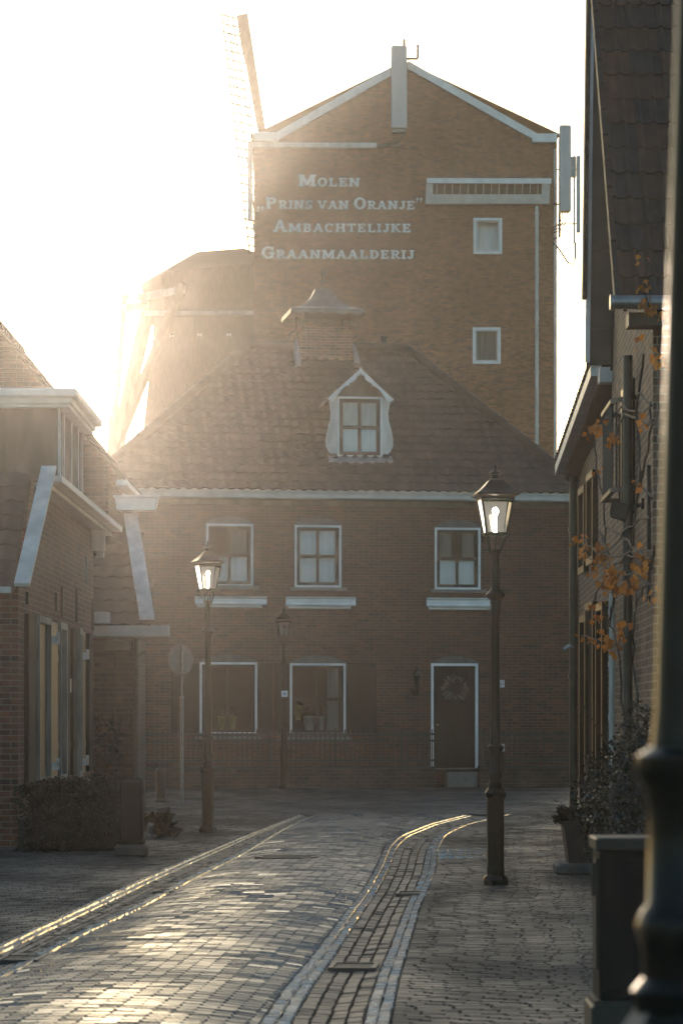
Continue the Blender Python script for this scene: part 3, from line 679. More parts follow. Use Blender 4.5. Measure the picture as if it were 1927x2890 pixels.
innR = [D(1099, 1137, vb), D(1090, 1128, vb), D(1080, 1113, vb), D(1070, 1099, vb), D(1058, 1090, vb), D(1050, 1088, vb), D(1050, 1083, vb), D(1040, 1078, vb), D(1031, 1070, vb), D(1027, 1059, vb), D(1021, 1059, vb), D(1019, 1053, vb), D(1015.5, 1051, vb)]
mir = lambda p: (2*ap[0]-p[0], p[1], p[2])
half = [outer[1], outer[2]]+innR
m.prism([(x, v, z) for x, v, z in half], (0, .035, 0)); m.prism([mir((x, v, z)) for x, v, z in half][::-1], (0, .035, 0)); m.obj('bargeboard', 'white', roof)
def wing(sgn):
    prof = [(951.5, 1120), (928, 1131), (930, 1145), (934, 1164), (932, 1185), (925, 1210), (919.5, 1238), (920, 1258), (928, 1274), (944, 1286), (951.5, 1289)]
    pts = [D(x, y, vd+.02) for x, y in prof]
    if sgn > 0: pts = [(a+b-x, v, z) for x, v, z in pts][::-1]
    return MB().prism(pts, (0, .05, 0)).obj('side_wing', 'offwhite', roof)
wing(-1); wing(1)
f = MB(); frame4(f, a, b, c, d, .045, vd-.03, vd+.06); fr = f.obj('dormer_window', 'white', roof)
s = MB(); frame4(s, a+.045, b-.045, c+.045, d-.045, .085, vd, vd+.055); mu, mz = (a+b)/2, c+(d-c)*.5
s.box(mu-.035, mu+.035, vd+.005, vd+.05, c+.13, d-.13); s.box(a+.13, mu-.035, vd+.007, vd+.048, mz-.035, mz+.035); s.box(mu+.035, b-.13, vd+.007, vd+.048, mz-.035, mz+.035); s.obj('sash', 'frame', fr)
MB().quad((a+.12, vd+.03, c+.12), (b-.12, vd+.03, c+.12), (b-.12, vd+.03, d-.12), (a+.12, vd+.03, d-.12)).obj('pane', 'glass', fr)
MB().quad((a+.12, vd+.055, c+.12), (b-.12, vd+.055, c+.12), (b-.12, vd+.055, mz), (a+.12, vd+.055, mz)).obj('curtain', 'plate', fr)
MB().quad((a+.12, vd+.056, mz), (b-.12, vd+.056, mz), (b-.12, vd+.056, d-.12), (a+.12, vd+.056, d-.12)).obj('curtain', 'offwhite', fr)
m = MB(); n = 30; vs = []
for k in range(n+1):
    u = a-.22+(b-a+.44)*k/n; wv = .012*math.sin(k*1.1); vs += [(u, vd-.02, c+.03), (u, vd-.20, c-.10+wv), (u, vd-.215, c-.15+wv*2.2)]
m.add(vs, [(3*k, 3*k+3, 3*k+4, 3*k+1) for k in range(n)]+[(3*k+1, 3*k+4, 3*k+5, 3*k+2) for k in range(n)]); m.obj('lead_apron', 'lead', roof)

# things on and in front of the house
def at_front(px, py, v): 
    u, z = PF.uz(px, py, v); return Vector((u*PF.c-v*PF.s, 64.0+u*PF.s+v*PF.c, z))
p = at_front(1283.6, 1945, -.02); t = thing('door_wreath', 'bushy pale green wreath hanging on the dark front door', 'wreath', p, PF.a)
m = MB()
for k in range(650):
    q = rnd.uniform(0, 2*math.pi); rr = .215+rnd.gauss(0, .035); m.leaf((rr*math.cos(q), rnd.uniform(-.1, .02), rr*math.sin(q)), rnd.uniform(.04, .085), tip=(math.cos(q+rnd.gauss(.9, .5)), rnd.uniform(-1, .1), math.sin(q+rnd.gauss(.9, .5))))
m.obj('foliage', 'wreath', t)
m = MB(); m.tube([(.2*math.cos(2*math.pi*k/20), -.02, .2*math.sin(2*math.pi*k/20)) for k in range(21)], .035, 6); m.obj('ring', 'twig', t)
p = at_front(1175, 1925, -.02); t = thing('wall_lantern', 'small black lantern on a bracket on the bricks left of the door', 'wall lamp', p, PF.a)
m = MB(); m.box(-.05, .05, -.03, .0, -.32, -.08); m.tube([(0, -.03, -.2), (0, -.12, -.26), (0, -.19, -.2), (0, -.19, -.08)], .014, 6); m.obj('bracket', 'black', t)
m = MB(); m.lathe([(.06, -.08), (.062, -.06), (.1, .14), (.125, .15), (.11, .17), (.05, .25), (.02, .28), (.012, .33)], 6, (0, -.19, 0), smooth=False)
m.obj('lantern', 'rail', t)
p = at_front(1416, 1929.5, -.012); t = thing('house_number', 'white enamel plate with the number 6 beside the front door', 'house number', p, PF.a)
MB().box(-.055, .055, -.008, .01, -.083, .083, .003).obj('plate', 'plate', t)
m = MB(); pts = [(.028, .045), (.012, .06), (-.012, .058), (-.026, .04), (-.032, .0), (-.03, -.03), (-.016, -.055), (.008, -.058), (.026, -.042), (.03, -.018), (.018, .004), (-.004, .01), (-.024, -.006)]
for k in range(len(pts)-1): m.bar((pts[k][0], -.0095-.0004*k, pts[k][1]), (pts[k+1][0], -.0095-.0004*k, pts[k+1][1]), .004, .014, up=(0, -1, .001)) if False else m.prism([(pts[k][0]-.008, -.0095-.0003*k, pts[k][1]-.006), (pts[k][0]+.008, -.0095-.0003*k, pts[k][1]+.006), (pts[k+1][0]+.008, -.0095-.0003*k, pts[k+1][1]+.006), (pts[k+1][0]-.008, -.0095-.0003*k, pts[k+1][1]-.006)], (0, .0015, 0))
m.obj('numeral', 'black', t)
p = at_front(1419.5, 2110, -.01); t = thing('intercom_box', 'small pale box on the wall just right of the tall lamp post, above the fence', 'intercom', p, PF.a)
m = MB(); m.box(-.045, .045, -.04, .0, -.085, .085, .004); m.obj('housing', 'offwhite', t); MB().box(-.02, .02, -.046, -.0405, -.03, .04).obj('button_panel', 'steel', t)
# pots standing in the ground-floor windows
for px, mat, lab in ((626, 'yellowpot', 'yellow flower pot, left of the pair in the window behind the lamp'), (655, 'yellowpot', 'yellow flower pot, right of the pair in the window behind the lamp'), (873, 'whitepot', 'wide pale flower pot on the sill of the curtained ground-floor window'), (905, 'whitepot', 'narrow pale flower pot between the wide pot and the curtain'), (842, 'yellowpot', 'yellow vase at the left edge of the curtained ground-floor window')):
    zt = PF.uz(px, 2062 if px != 842 else 2030, .3)[1]; p = at_front(px, 2062 if px != 842 else 2032, .3)
    t = thing('flower_pot', lab, 'flower pot', p, PF.a, 'flower pots in the ground-floor windows')
    w = {873: .155, 905: .085}.get(px, .1); m = MB(); m.lathe([(w*.65, 0), (w*.9, .2), (w, .29), (w*1.05, .3), (w*1.03, .33), (w*.9, .33), (w*.88, .3)], 16); m.obj('pot', mat, t)
    m = MB()
    for k in range(60): m.leaf((rnd.gauss(0, .04), rnd.gauss(0, .04), .3+rnd.uniform(0, .2)), rnd.uniform(.05, .1), tip=(rnd.gauss(0, .6), rnd.gauss(0, .6), 1))
    m.obj('plant', 'hedge', t)
    MB().box(-.06, .06, -.06, .06, -.03, -.003).obj('pot_stand', 'frame', t)
# iron fence on a low brick wall, with a gap at the door
def fence(px0, px1, label):
    v = -.75; a, b = PF.u(px0, v), PF.u(px1, v); zt, zm = PF.uz(900, 2072, v)[1], PF.uz(900, 2091, v)[1]
    p = Vector((a*PF.c-v*PF.s, 64+a*PF.s+v*PF.c, 0)); t = thing('iron_fence', label, 'fence', p, PF.a, 'railings in front of the house'); L = b-a
    zb = .47
    MB().box(0, L, -.11, .11, 0, zb-.06).obj('base_wall', 'shed_brick', t); MB().box(-.02, L+.02, -.14, .14, zb-.06, zb, .01).obj('coping', 'plinth', t)
    for z in (zt, zm, zb+.14): MB().box(0, L, -.014, .014, z-.022, z+.022).obj('rail', 'rail', t)
    n = min(95, int(L/.108)); bar0 = MB(); bar0.tube([(0, 0, zb-.01), (0, 0, zt+.07)], .0135, 6); bar0.lathe([(.008, 0), (.016, .02), (.001, .06)], 6, (0, 0, zt+.06))
    o = bar0.obj('bar', 'rail', t)
    for k in range(n):
        c = o if k == 0 else o.copy()
        if k: C.objects.link(c); c.parent = t
        c.location = (.04+(L-.08)*k/(n-1), 0, 0)
    for k in range(0, n, 14):
        MB().tube([(.095+(L-.2)*k/n, 0, zb-.01), (.095+(L-.2)*k/n, 0, zt+.13)], .02, 8).obj('post', 'rail', t)
    return t
fence(372, 1224, 'long black iron railing on a low wall below the two big ground-floor windows')
fence(1352, 1632, 'short black iron railing right of the front door, behind the tall lamp')

# ================================================================== MILL BUILDING WITH THE LETTERING
PM = Plane(107.0, .02)
B = thing('mill_building', 'tall brick mill building with white lettering and a shallow gable behind the house', 'mill building', (0, 107.0, 0), PM.a)
def E(px, py, v=0): u, z = PM.uz(px, py, v); return (u, v, z)
uL, uR = PM.u(716.5), PM.u(1571); zt = E(1140, 405)[2]; ap = E(1140, 183)
wins = [PM.rect(1335, 615, 1416, 717), PM.rect(1333, 924, 1412, 1027)]
m = MB(); wall_holes(m, uL, uR, 0, zt, wins, 0, .2)
lf, rt = E(775, 385), E(1515, 380)
m.add([(uL, 0, zt), (uR, 0, zt), (uR, 0, rt[2]-.15), (rt[0], 0, rt[2]-.05), ap, (lf[0], 0, lf[2]-.05), (uL, 0, lf[2]-.1)], [(0, 1, 2, 3, 4, 5, 6)])
m.quad((uL, 0, 0), (uL, 0, zt), (uL, 13, zt), (uL, 13, 0)); m.quad((uR, 0, 0), (uR, 13, 0), (uR, 13, zt), (uR, 0, zt)); m.quad((uL, 13, 0), (uL, 13, zt), (uR, 13, zt), (uR, 13, 0))
us = PM.u(1200); m.box(us, uR+.0, -.05, -.002, 0, wins[1][2]-.3) if False else None
m.obj('wall', 'mill_brick', B)
m = MB()
for p in (E(700, 395), E(1590, 395)): pass
m.quad((uL-.1, -.15, lf[2]), (ap[0], -.15, ap[2]+.12), (ap[0], 13.2, ap[2]+.12), (uL-.1, 13.2, lf[2])); m.quad((ap[0], -.15, ap[2]+.12), (uR+.1, -.15, rt[2]), (uR+.1, 13.2, rt[2]), (ap[0], 13.2, ap[2]+.12))
m.obj('roof', 'pantile', B)
def rake(p, q, w):
    m = MB(); m.prism([E(*p, -.2), E(*q, -.2), E(q[0], q[1]+w, -.2), E(p[0], p[1]+w, -.2)], (0, .19, 0)); return m.obj('verge_board', 'white', B)
rake((768, 379), (1102, 189), 25); rake((1150, 170), (1518, 378), 23)
for px0, py0, px1, py1 in ((717, 377, 788, 402), (1499, 381, 1569, 405)):
    a, b, c, d = PM.rect(px0, py0, px1, py1); MB().box(a, b, -.3, -.003, c, d, .01).obj('corner_box', 'white', B)
a, b, c, d = PM.rect(710, 405, 1063, 419); MB().box(a, b, -.22, -.003, c, d).obj('ledge', 'offwhite', B)
a, b, c, d = PM.rect(1064, 406, 1130, 419); m = MB(); m.box(a, b, -.12, -.003, c+.02, d-.02); m.tube([E(1090, 412, -.1), E(1125, 400, -.1), E(1140, 372, -.1)], .05, 6); m.tube([E(1082, 408, -.08), E(1112, 396, -.1), E(1120, 372, -.1)], .04, 6); m.obj('cable_duct', 'timber', B)
for h in wins:
    a, b, c, d = h; f = MB(); frame4(f, a, b, c, d, .1, -.02, .1); fr = f.obj('window', 'white', B)
    s = MB(); frame4(s, a+.1, b-.1, c+.1, d-.1, .05, .03, .08); s.obj('sash', 'offwhite', fr)
    MB().quad((a+.15, .06, c+.15), (b-.15, .06, c+.15), (b-.15, .06, d-.15), (a+.15, .06, d-.15)).obj('pane', 'glass', fr)
    MB().quad((a+.12, .4, c+.1), (b-.12, .4, c+.1), (b-.12, .4, d-.1), (a+.12, .4, d-.1)).obj('blind', 'curtain' if h is wins[0] else 'drape', fr)
# white louvred hopper box
m = MB(); v = -.7
m.prism([E(1204, 502, -.01), E(1204, 502, v), E(1204, 517, v), E(1204, 517, -.01)], (PM.u(1555, v)-PM.u(1204, v), 0, 0))
A_, B_, C_, D_ = E(1203, 518, v+.05), E(1551, 518, v+.05), E(1549, 575, -.25), E(1200, 575, -.25)
i1, i2, i3, i4 = E(1222, 519, v+.06), E(1529, 519, v+.06), E(1528, 548, -.45), E(1221, 548, -.45)
T = Vector((0, .2, 0))
for q in ((A_, i1, i4, D_), (i2, B_, C_, i3), (i4, i3, C_, D_)): m.prism(q, T)
hb = m.obj('hopper_box', 'white', B)
m = MB(); m.prism([Vector(q)+Vector((0, .12, 0)) for q in (i1, i2, i3, i4)], (0, .03, 0)); m.obj('louvre_back', 'cladding', hb)
for k in range(14):
    f = (k+.5)/14; MB().bar(Vector(i1).lerp(Vector(i2), f)+Vector((0, .08, .0)), Vector(i4).lerp(Vector(i3), f)+Vector((0, .08, .0)), .035, .03).obj('slat', 'offwhite', hb)
m = MB(); m.tube([E(1514, 582, -.12), E(1514, 1310, -.12)], .07, 8)
for y in (600, 760, 900, 1050, 1200): q = E(1514, y, -.12); m.tube([(q[0], q[1], q[2]-.05), (q[0], q[1], q[2]+.05)], .085, 8)
m.obj('drainpipe', 'offwhite', B)
m = MB(); m.tube([E(1566, 420, -.05), E(1566, 1300, -.05)], .06, 8); m.obj('drainpipe', 'offwhite', B)
for text, x0, x1, yb, hb_, hs in (('^MOLEN', 840.6, 1015, 526.5, 33, 24.5), (',^PRINS ^VAN ^ORANJE"', 726, 1192, 590.5, 33, 24), ('^AMBACHTELIJKE', 771, 1158.6, 655.5, 33.5, 24.5), ('^GRAANMAALDERIJ', 738, 1168, 730.5, 34, 25)):
    if 'VAN' in text: text = ',^PRINS VAN ^ORANJE"'
    m = MB(); s = F_PX/107.0
    lettering(m, text, PM.u(x0), PM.u(x1), E((x0+x1)/2, yb)[2], hb_/s, hs/s, -.01); m.obj('lettering', 'white', B)
def antenna(label, r, v0, v1, extra=None, world_off=None):
    a, b, c, d = PM.rect(*r, v0); p = Vector(((a+b)/2*PM.c-v0*PM.s, 107+(a+b)/2*PM.s+v0*PM.c, c))
    t = thing('antenna_panel', label, 'antenna', p, PM.a, 'phone antenna panels on the mill building')
    w = (b-a)/2; m = MB(); m.box(-w, w, 0, v1-v0, 0, d-c, .03); m.obj('panel', 'panel_grey', t); return t, w, d-c
t, w, hh = antenna('wide white antenna panel standing across the gable top of the mill building', (1104, 128, 1148, 361), -.75, -.35)
m = MB(); m.tube([(w-.1, .2, hh-.3), (w-.1, .2, hh+.28)], .06, 8); m.tube([(w-.1, .2, hh+.2), (w-.1, .2, hh+.85)], .014, 6); m.tube([(w-.1, .2, hh-.45), (w+.42, .2, hh-.45), (w+.42, .2, hh-.43), (w+.42, .2, hh+.08)], .055, 8); m.obj('mast', 'steel', t)
m = MB(); m.box(-w+.05, w-.05, .15, .4, -.12, -.003); m.tube([(-.1, .2, .3), (-.1, .75, .3)], .04, 6); m.tube([(.1, .2, hh-.8), (.1, .75, hh-.8)], .04, 6); m.obj('bracket', 'steel', t)
t, w, hh = antenna('broad grey antenna panel at the right corner of the mill building', (1578, 352, 1611, 596), -.35, .1)
m = MB()
for z in (.3, hh-.4): m.tube([(-.5, .2, z), (0, .2, z)], .04, 6)
for k in range(3): m.tube([(-.1+.1*k, .2, 0), (-.1+.1*k, .2, -.25), (-.25+.04*k, .2, -.5-.1*k), (-.5, .25, -.6-.1*k)], .025, 6)
m.tube([(-.2, .2, -.02), (-.2, .2, -.95), (-.45, .2, -1.0)], .05, 6); m.obj('cable', 'rail', t)
t, w, hh = antenna('slim grey antenna panel hanging out furthest right of the mill building', (1626, 438, 1638, 656), -.3, -.1)
m = MB(); m.tube([(-.16, .1, -.4), (-.16, .1, hh)], .04, 8)
for z in (.35, hh-.5): m.tube([(-.9, .25, z), (.0, .1, z)], .03, 6)
m.box(-.32, -.1, .0, .2, hh-.82, hh-.05); m.obj('bracket', 'steel', t)
m = MB(); m.tube([(-.12, .1, -.35), (-.12, .1, -.95), (-.2, .1, -1.2), (-.4, .15, -1.1), (-.75, .2, -.55), (-.95, .25, -.35)], .04, 6); m.obj('cable', 'rail', t)
t, w, hh = antenna('slim pale antenna panel on the left corner of the mill building by the sail', (699, 396, 713, 621), -.3, .1)
m = MB()
for z in (.35, hh-.5, hh-.15): m.tube([(0, .2, z), (.35, .35, z)], .04, 6)
m.tube([(.1, .2, 0), (.12, .2, -.35), (.2, .2, -.5)], .03, 6); m.obj('bracket', 'steel', t)

# ================================================================== THE WINDMILL BEHIND
YW = 122.0
t = thing('windmill', 'hazy windmill with rounded cap, tail poles and one lattice sail beside the lettered building', 'windmill', ((640-CX)*YW/F_PX, YW, 0))
m = MB(); s = YW/F_PX
m.lathe([(6.2, 0), (4.6, W(0, 1290, YW).z-3), (255*s, W(0, 1290, YW).z), (222*s, W(0, 1000, YW).z), (216*s, W(0, 905, YW).z)], 8, rot=R(22.5), smooth=False); m.obj('tower', 'thatch', t)
m = MB(); q = lambda px, py, dy: W(px, py, YW)+Vector((0, dy, 0))
lowL = [q(424, 905, -2.0), q(424, 905, 2.0)]; 
ring0 = [q(420, 905, -1.3), q(480, 905, -3.0), q(800, 905, -3.0), q(870, 905, -1.0), q(870, 905, 1), q(800, 905, 3), q(480, 905, 3.0), q(420, 905, 1.3)]
ring1 = [q(404, 812, -1.2), q(470, 800, -3.2), q(800, 770, -3.2), q(880, 780, -1), q(880, 780, 1), q(800, 770, 3.2), q(470, 800, 3.2), q(404, 812, 1.2)]
ring2 = [q(545, 720, -.3), q(560, 719, -.8), q(690, 710, -.9), q(725, 722, -.4), q(725, 722, .4), q(690, 710, .9), q(560, 719, .8), q(545, 720, .3)]
vs = ring0+ring1+ring2; fs = [tuple(range(16, 24))]
for k in range(2):
    for i in range(8): fs.append((k*8+i, k*8+(i+1) % 8, k*8+8+(i+1) % 8, k*8+8+i))
m.add(vs, fs); m.obj('cap', 'thatch', t, world=True)
m = MB(); m.box(W(424, 0, YW).x, W(860, 0, YW).x, YW-3.1, YW-2.9, W(0, 917, YW).z, W(0, 905, YW).z); m.obj('cap_rim', 'offwhite', t, world=True)
m = MB(); m.bar(q(355, 879, -1), q(420, 872, -1), .32, .3); m.bar(q(400, 872, -3.3), q(535, 850, -3.3), .3); m.bar(q(420, 880, -1), q(420, 880, -3.4), .3); m.obj('tail_beam', 'offwhite', t, world=True)
for a_, b_, w_ in (((357, 846, -1), (323, 1300, -1.2), .24), ((428, 905, -2.6), (332, 1296, -1.3), .42), ((530, 835, -3.5), (340, 1262, -1.5), .3), ((336, 1180, -1.3), (325, 1420, -1.3), .6)):
    MB().bar(q(*a_), q(*b_), w_).obj('tail_pole', 'timber', t, world=True)
m = MB()
MB().bar(q(357, 842, -1), q(357, 850, -1), .42).obj('pole_cap', 'timber', t, world=True)
for px in (443, 498, 576, 655):
    m = MB(); c = q(px, 976, -(2.6+.6*(px > 480)+.4*(px > 560))); m.prism([c+Vector((-.09, 0, .07)), c, c+Vector((-.09, 0, -.07))], (0, .03, 0)); m.prism([c+Vector((.09, 0, .07)), c+Vector((.09, 0, -.07)), c], (0, .03, 0)); m.obj('vent_hatch', 'white', t, world=True)
sail = MB(); sail.prism([q(668, 43, 0), q(699, 36, 0), q(752, 378, .1), q(830, 860, .3), q(800, 860, .3), q(730, 385, .1), q(695, 190, 0), q(680, 130, 0)], (0, .12, 0))
so = sail.obj('sail', 'timber', t, world=True)
L0, L1 = q(632, 72, -1.9), q(708, 735, -1.7); S0, S1 = q(668, 52, 0), q(790, 735, .2)
mid = lambda f: (L0.lerp(L1, f)+Vector((math.sin(f*3.1)*-.0, 0, 0)))
m = MB()
for k in range(28):
    f = k/27; a_, b_ = L0.lerp(L1, f), S0.lerp(S1, f); a_ = a_+(a_-b_)*.04; m.bar(a_, b_, .065)
m.obj('sail_bars', 'timber', so, world=True)
m = MB()
for f in (.0, .36, .70): m.bar(L0.lerp(S0, f), L1.lerp(S1, f), .065)
m.bar(L0.lerp(S0, .5).lerp(L1.lerp(S1, .5), .05), L0.lerp(S0, .5).lerp(L1.lerp(S1, .5), .2), .04)
m.obj('hem_laths', 'timber', so, world=True)
m = MB(); m.tube([q(640, 800, 0), q(830, 770, .3)], .35, 12); m.obj('windshaft', 'timber', t, world=True)

# ================================================================== LEFT SIDE: cottage, shed, gabled house
t = thing('brick_cottage', 'low brick cottage with shuttered windows along the left side of the street', 'house', (-3.93, 34.5, 0)); CT = t
m = MB(); xw = -3.93
m.add([(xw, 34.5, 0), (xw, 45, 0), (xw, 45, 4.62), (xw, 36.0, 4.62), (xw, 34.5, 3.12)], [(0, 1, 2, 3, 4)])
m.quad((xw, 34.5, 0), (xw, 34.5, 3.12), (-9.5, 34.5, 3.12), (-9.5, 34.5, 0)); m.quad((xw, 45, 0), (-9.5, 45, 0), (-9.5, 45, 4.62), (xw, 45, 4.62))
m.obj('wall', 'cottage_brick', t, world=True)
m = MB(); S = Vector((0, 1.75, 1.53)); tiled(m, (-9.5, 34.25, 3.12), (1, 0, 0), S, [(0, 0), (5.55, 0), (5.55, S.length), (0, S.length)], .24, .3, .03, .03)
m.quad((-9.5, 36.0, 4.6), (-3.66, 36.0, 4.6), (-3.66, 46.0, 4.66), (-9.5, 46.0, 4.66)); m.quad((-3.66, 34.6, 4.60), (-3.66, 46, 4.6), (-3.95, 46, 4.5), (-3.95, 36, 4.5)) if False else None
rf = m.obj('roof', 'pantile', t, world=True)
m = MB(); m.bar((-3.86, 34.28, 3.2), (-3.72, 36.1, 4.78), .19, .05); m.obj('verge_board', 'offwhite', t, world=True)
m = MB(); m.box(-3.72, -3.56, 36.15, 46.05, 4.60, 4.68); m.box(-3.925, -3.725, 36.2, 46.0, 4.53, 4.597); m.obj('gutter', 'white', t, world=True)
m = MB(); m.box(-9.5, -3.98, 34.1, 34.22, 3.10, 3.17); m.obj('front_gutter', 'offwhite', t, world=True)
for y, x_, z_ in ((44.4, -3.7, 4.2), (45.4, -3.8, 4.15)): MB().box(-3.92, x_, y, y+.1, z_, 4.52).obj('gutter_bracket', 'offwhite', t, world=True)
m = MB(); m.box(-9.5, -3.8, 38, 41.4, 4.63, 5.74); m.obj('upper_storey', 'timber', t, world=True)
m = MB(); m.box(-9.6, -3.64, 37.85, 41.6, 5.74, 5.79); m.box(-9.6, -3.60, 37.8, 41.65, 5.79, 5.86); m.box(-9.6, -3.52, 37.72, 41.75, 5.86, 5.98, .02); m.obj('cornice', 'white', t, world=True)
for y in (38.0, 38.55, 39.6, 40.6, 41.3): MB().box(-3.797, -3.765, y, y+.12, 4.64, 5.735).obj('corner_board', 'offwhite', t, world=True)
for (y0, y1, kind) in ((35.15, 36.0, 'shutter'), (37.65, 38.75, 'oldwood'), (39.75, 40.5, 'shutter'), (41.0, 41.6, 'shutter'), (42.1, 42.9, 'oldwood'), (43.6, 44.3, 'shutter')):
    m = MB(); m.box(-3.925, -3.87, y0, y1, .76, 2.88, .006)
    for z in (1.2, 2.4): m.box(-3.868, -3.858, y0+.04, y1-.04, z-.05, z+.05)
    sh = m.obj('shutter', kind, t, world=True)
for (y0, y1) in ((36.05, 37.55), (38.8, 39.7), (41.65, 42.05)):
    m = MB(); w_ = .09
    for a_, b_, c_, d_ in ((y0, y0+w_, .72, 2.9), (y1-w_, y1, .72, 2.9), (y0+w_, y1-w_, .72, .72+w_), (y0+w_, y1-w_, 2.9-w_, 2.9)): m.box(-3.925, -3.83, a_, b_, c_, d_)
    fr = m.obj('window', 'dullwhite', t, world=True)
    MB().box(-3.925, -3.90, y0+w_, y1-w_, .72+w_, 2.9-w_).obj('pane', 'frame', fr, world=True)
    MB().box(-3.925, -3.72, y0-.1, y1+.1, .64, .70).obj('window_sill', 'stone', t, world=True)
for (y, z) in ((37.62, 2.62), (37.6, .95), (42.05, 2.5), (42.0, .93)):
    m = MB(); m.box(-3.86, -3.74, y-.03, y+.03, z-.05, z+.05); m.box(-3.78, -3.74, y-.03, y+.03, z-.0, z+.1); m.obj('shutter_stay', 'plate', t, world=True)
for (y, z0_, z1_) in ((35.3, 3.0, 3.16), (38.9, 3.05, 3.3), (39.7, 3.0, 3.42), (41.9, 3.0, 3.5), (44.6, 2.95, 3.45)):
    MB().box(-3.927, -3.89, y-.02, y+.02, z0_, z1_).obj('wall_anchor', 'rail', t, world=True)
for (y, z0_, z1_) in ((43.5, 3.65, 4.05), (41.0, 1.95, 2.15)): MB().box(-3.927, -3.9, y-.02, y+.02, z0_, z1_).obj('wall_anchor', 'offwhite', t, world=True)
m = MB(); m.box(-3.925, -3.86, 34.5, 45, 0, .3); m.box(-3.925, -3.80, 34.45, 35.4, .32, .36); m.obj('plinth', 'plinth', t, world=True)

t = thing('brick_shed', 'low brick shed with a tiled lean-to roof between the cottage and the big house', 'shed', (-3.4, 46, 0))
m = MB(); m.quad((-7, 46.6, 0), (-3.38, 46.6, 0), (-3.38, 46.6, 2.85), (-7, 46.6, 2.85)); m.quad((-3.38, 46.6, 0), (-3.38, 49, 0), (-3.38, 49, 4.6), (-3.38, 46.6, 2.85)); m.obj('wall', 'shed_brick', t, world=True)
m = MB(); S = Vector((0, 2.5, 1.9)); tiled(m, (-7, 46.1, 3.08), (1, 0, 0), S, [(0, 0), (4.0, 0), (3.4, S.length), (0, S.length)], .26, .34, .035, .035); m.obj('roof', 'pantile', t, world=True)
m = MB(); m.prism([(-3.27, 46.0, 3.17), (-3.03, 46.0, 3.17), (-3.49, 48.5, 5.02), (-3.72, 48.5, 5.02)], (0, .03, .06)); m.obj('verge_board', 'offwhite', t, world=True)
m = MB(); m.prism([(-7, 46.0, z) if False else (-7, y, z) for y, z in ((45.95, 2.86), (45.78, 2.9), (45.74, 3.07), (45.95, 3.07))], (4.22, 0, 0)); m.obj('gutter', 'white', t, world=True)
m = MB(); m.prism([(-7, 45.7, 3.1), (-7, 45.45, 3.1), (-7, 45.45, 3.28), (-7, 45.7, 3.28)], (3.28, 0, 0)); m.obj('canopy_edge', 'offwhite', t, world=True)
m = MB(); m.box(-7, -3.45, 46.2, 46.58, 2.68, 2.84); m.obj('lintel', 'timber', t, world=True)
m = MB(); m.tube([(-3.36, 46.5, 0), (-3.36, 46.5, 2.86)], .05, 8); m.tube([(-3.37, 46.4, 2.55), (-3.2, 46.2, 2.66)], .015, 6); m.obj('drainpipe', 'darkpipe', t, world=True)
for x_ in (-4.2, -3.73): MB().tube([(x_, 46.55, .1), (x_, 46.55, 2.6)], .012, 6).obj('cable', 'rail', t, world=True)

t = thing('gabled_house', 'hazy house with a wavy tiled roof rising behind the cottage at the left edge', 'house', (-5.9, 49, 0))
rx, rz_, ex, ez, y0, y1 = -5.9, 8.25, -3.72, 5.6, 48.0, 52.0
m = MB(); m.add([(-8, y0+.3, 0), (ex-.25, y0+.3, 0), (ex-.25, y0+.3, ez+.29), (rx, y0+.3, rz_-.02), (-8, y0+.3, ez+.05)], [(0, 1, 2, 3, 4)]); m.add([(-8, y1-.3, 0), (ex-.25, y1-.3, 0), (ex-.25, y1-.3, ez+.29), (rx, y1-.3, rz_-.02), (-8, y1-.3, ez+.05)], [(0, 1, 2, 3, 4)]); m.quad((ex-.25, y0+.3, 0), (ex-.25, y1-.3, 0), (ex-.25, y1-.3, ez), (ex-.25, y0+.3, ez)); m.quad((-8, y0+.3, 0), (-8, y1-.3, 0), (-8, y1-.3, ez), (-8, y0+.3, ez))
m.obj('wall', 'cottage_brick', t, world=True)
m = MB(); S = Vector((rx-ex, 0, rz_-ez)); tiled(m, (ex, y0, ez), (0, 1, 0), S, [(0, 0), (y1-y0, 0), (y1-y0, S.length), (0, S.length)], .25, .33, .04, .05)
S = Vector((rx+8.1, 0, rz_-ez)); tiled(m, (-8.1, y1, ez), (0, -1, 0), S, [(0, 0), (y1-y0, 0), (y1-y0, S.length), (0, S.length)], .25, .33, .04, .05)
rf = m.obj('roof', 'pantile', t, world=True)
m = MB(); ridge_run(m, (rx, y0, rz_), (rx, y1, rz_), .13); m.obj('ridge_tiles', 'pantile', rf, world=True)
m = MB(); ridge_run(m, (ex, y1, ez+.04), (rx, y1, rz_+.04), .075, .33); m.obj('verge_tiles', 'pantile', rf, world=True)
m = MB(); m.box(-3.80, -3.62, y0-.1, y1, ez-.09, ez-.0); m.prism([(-3.80, y0, 5.1), (-3.16, y0, 5.1), (-3.11, y0, 5.31), (-3.83, y0, 5.31)], (0, .35, 0)); m.prism([(-3.85, y0-.05, 5.312), (-3.09, y0-.05, 5.312), (-3.09, y0-.05, 5.345), (-3.85, y0-.05, 5.345)], (0, .45, 0)); m.obj('gutter', 'white', t, world=True)

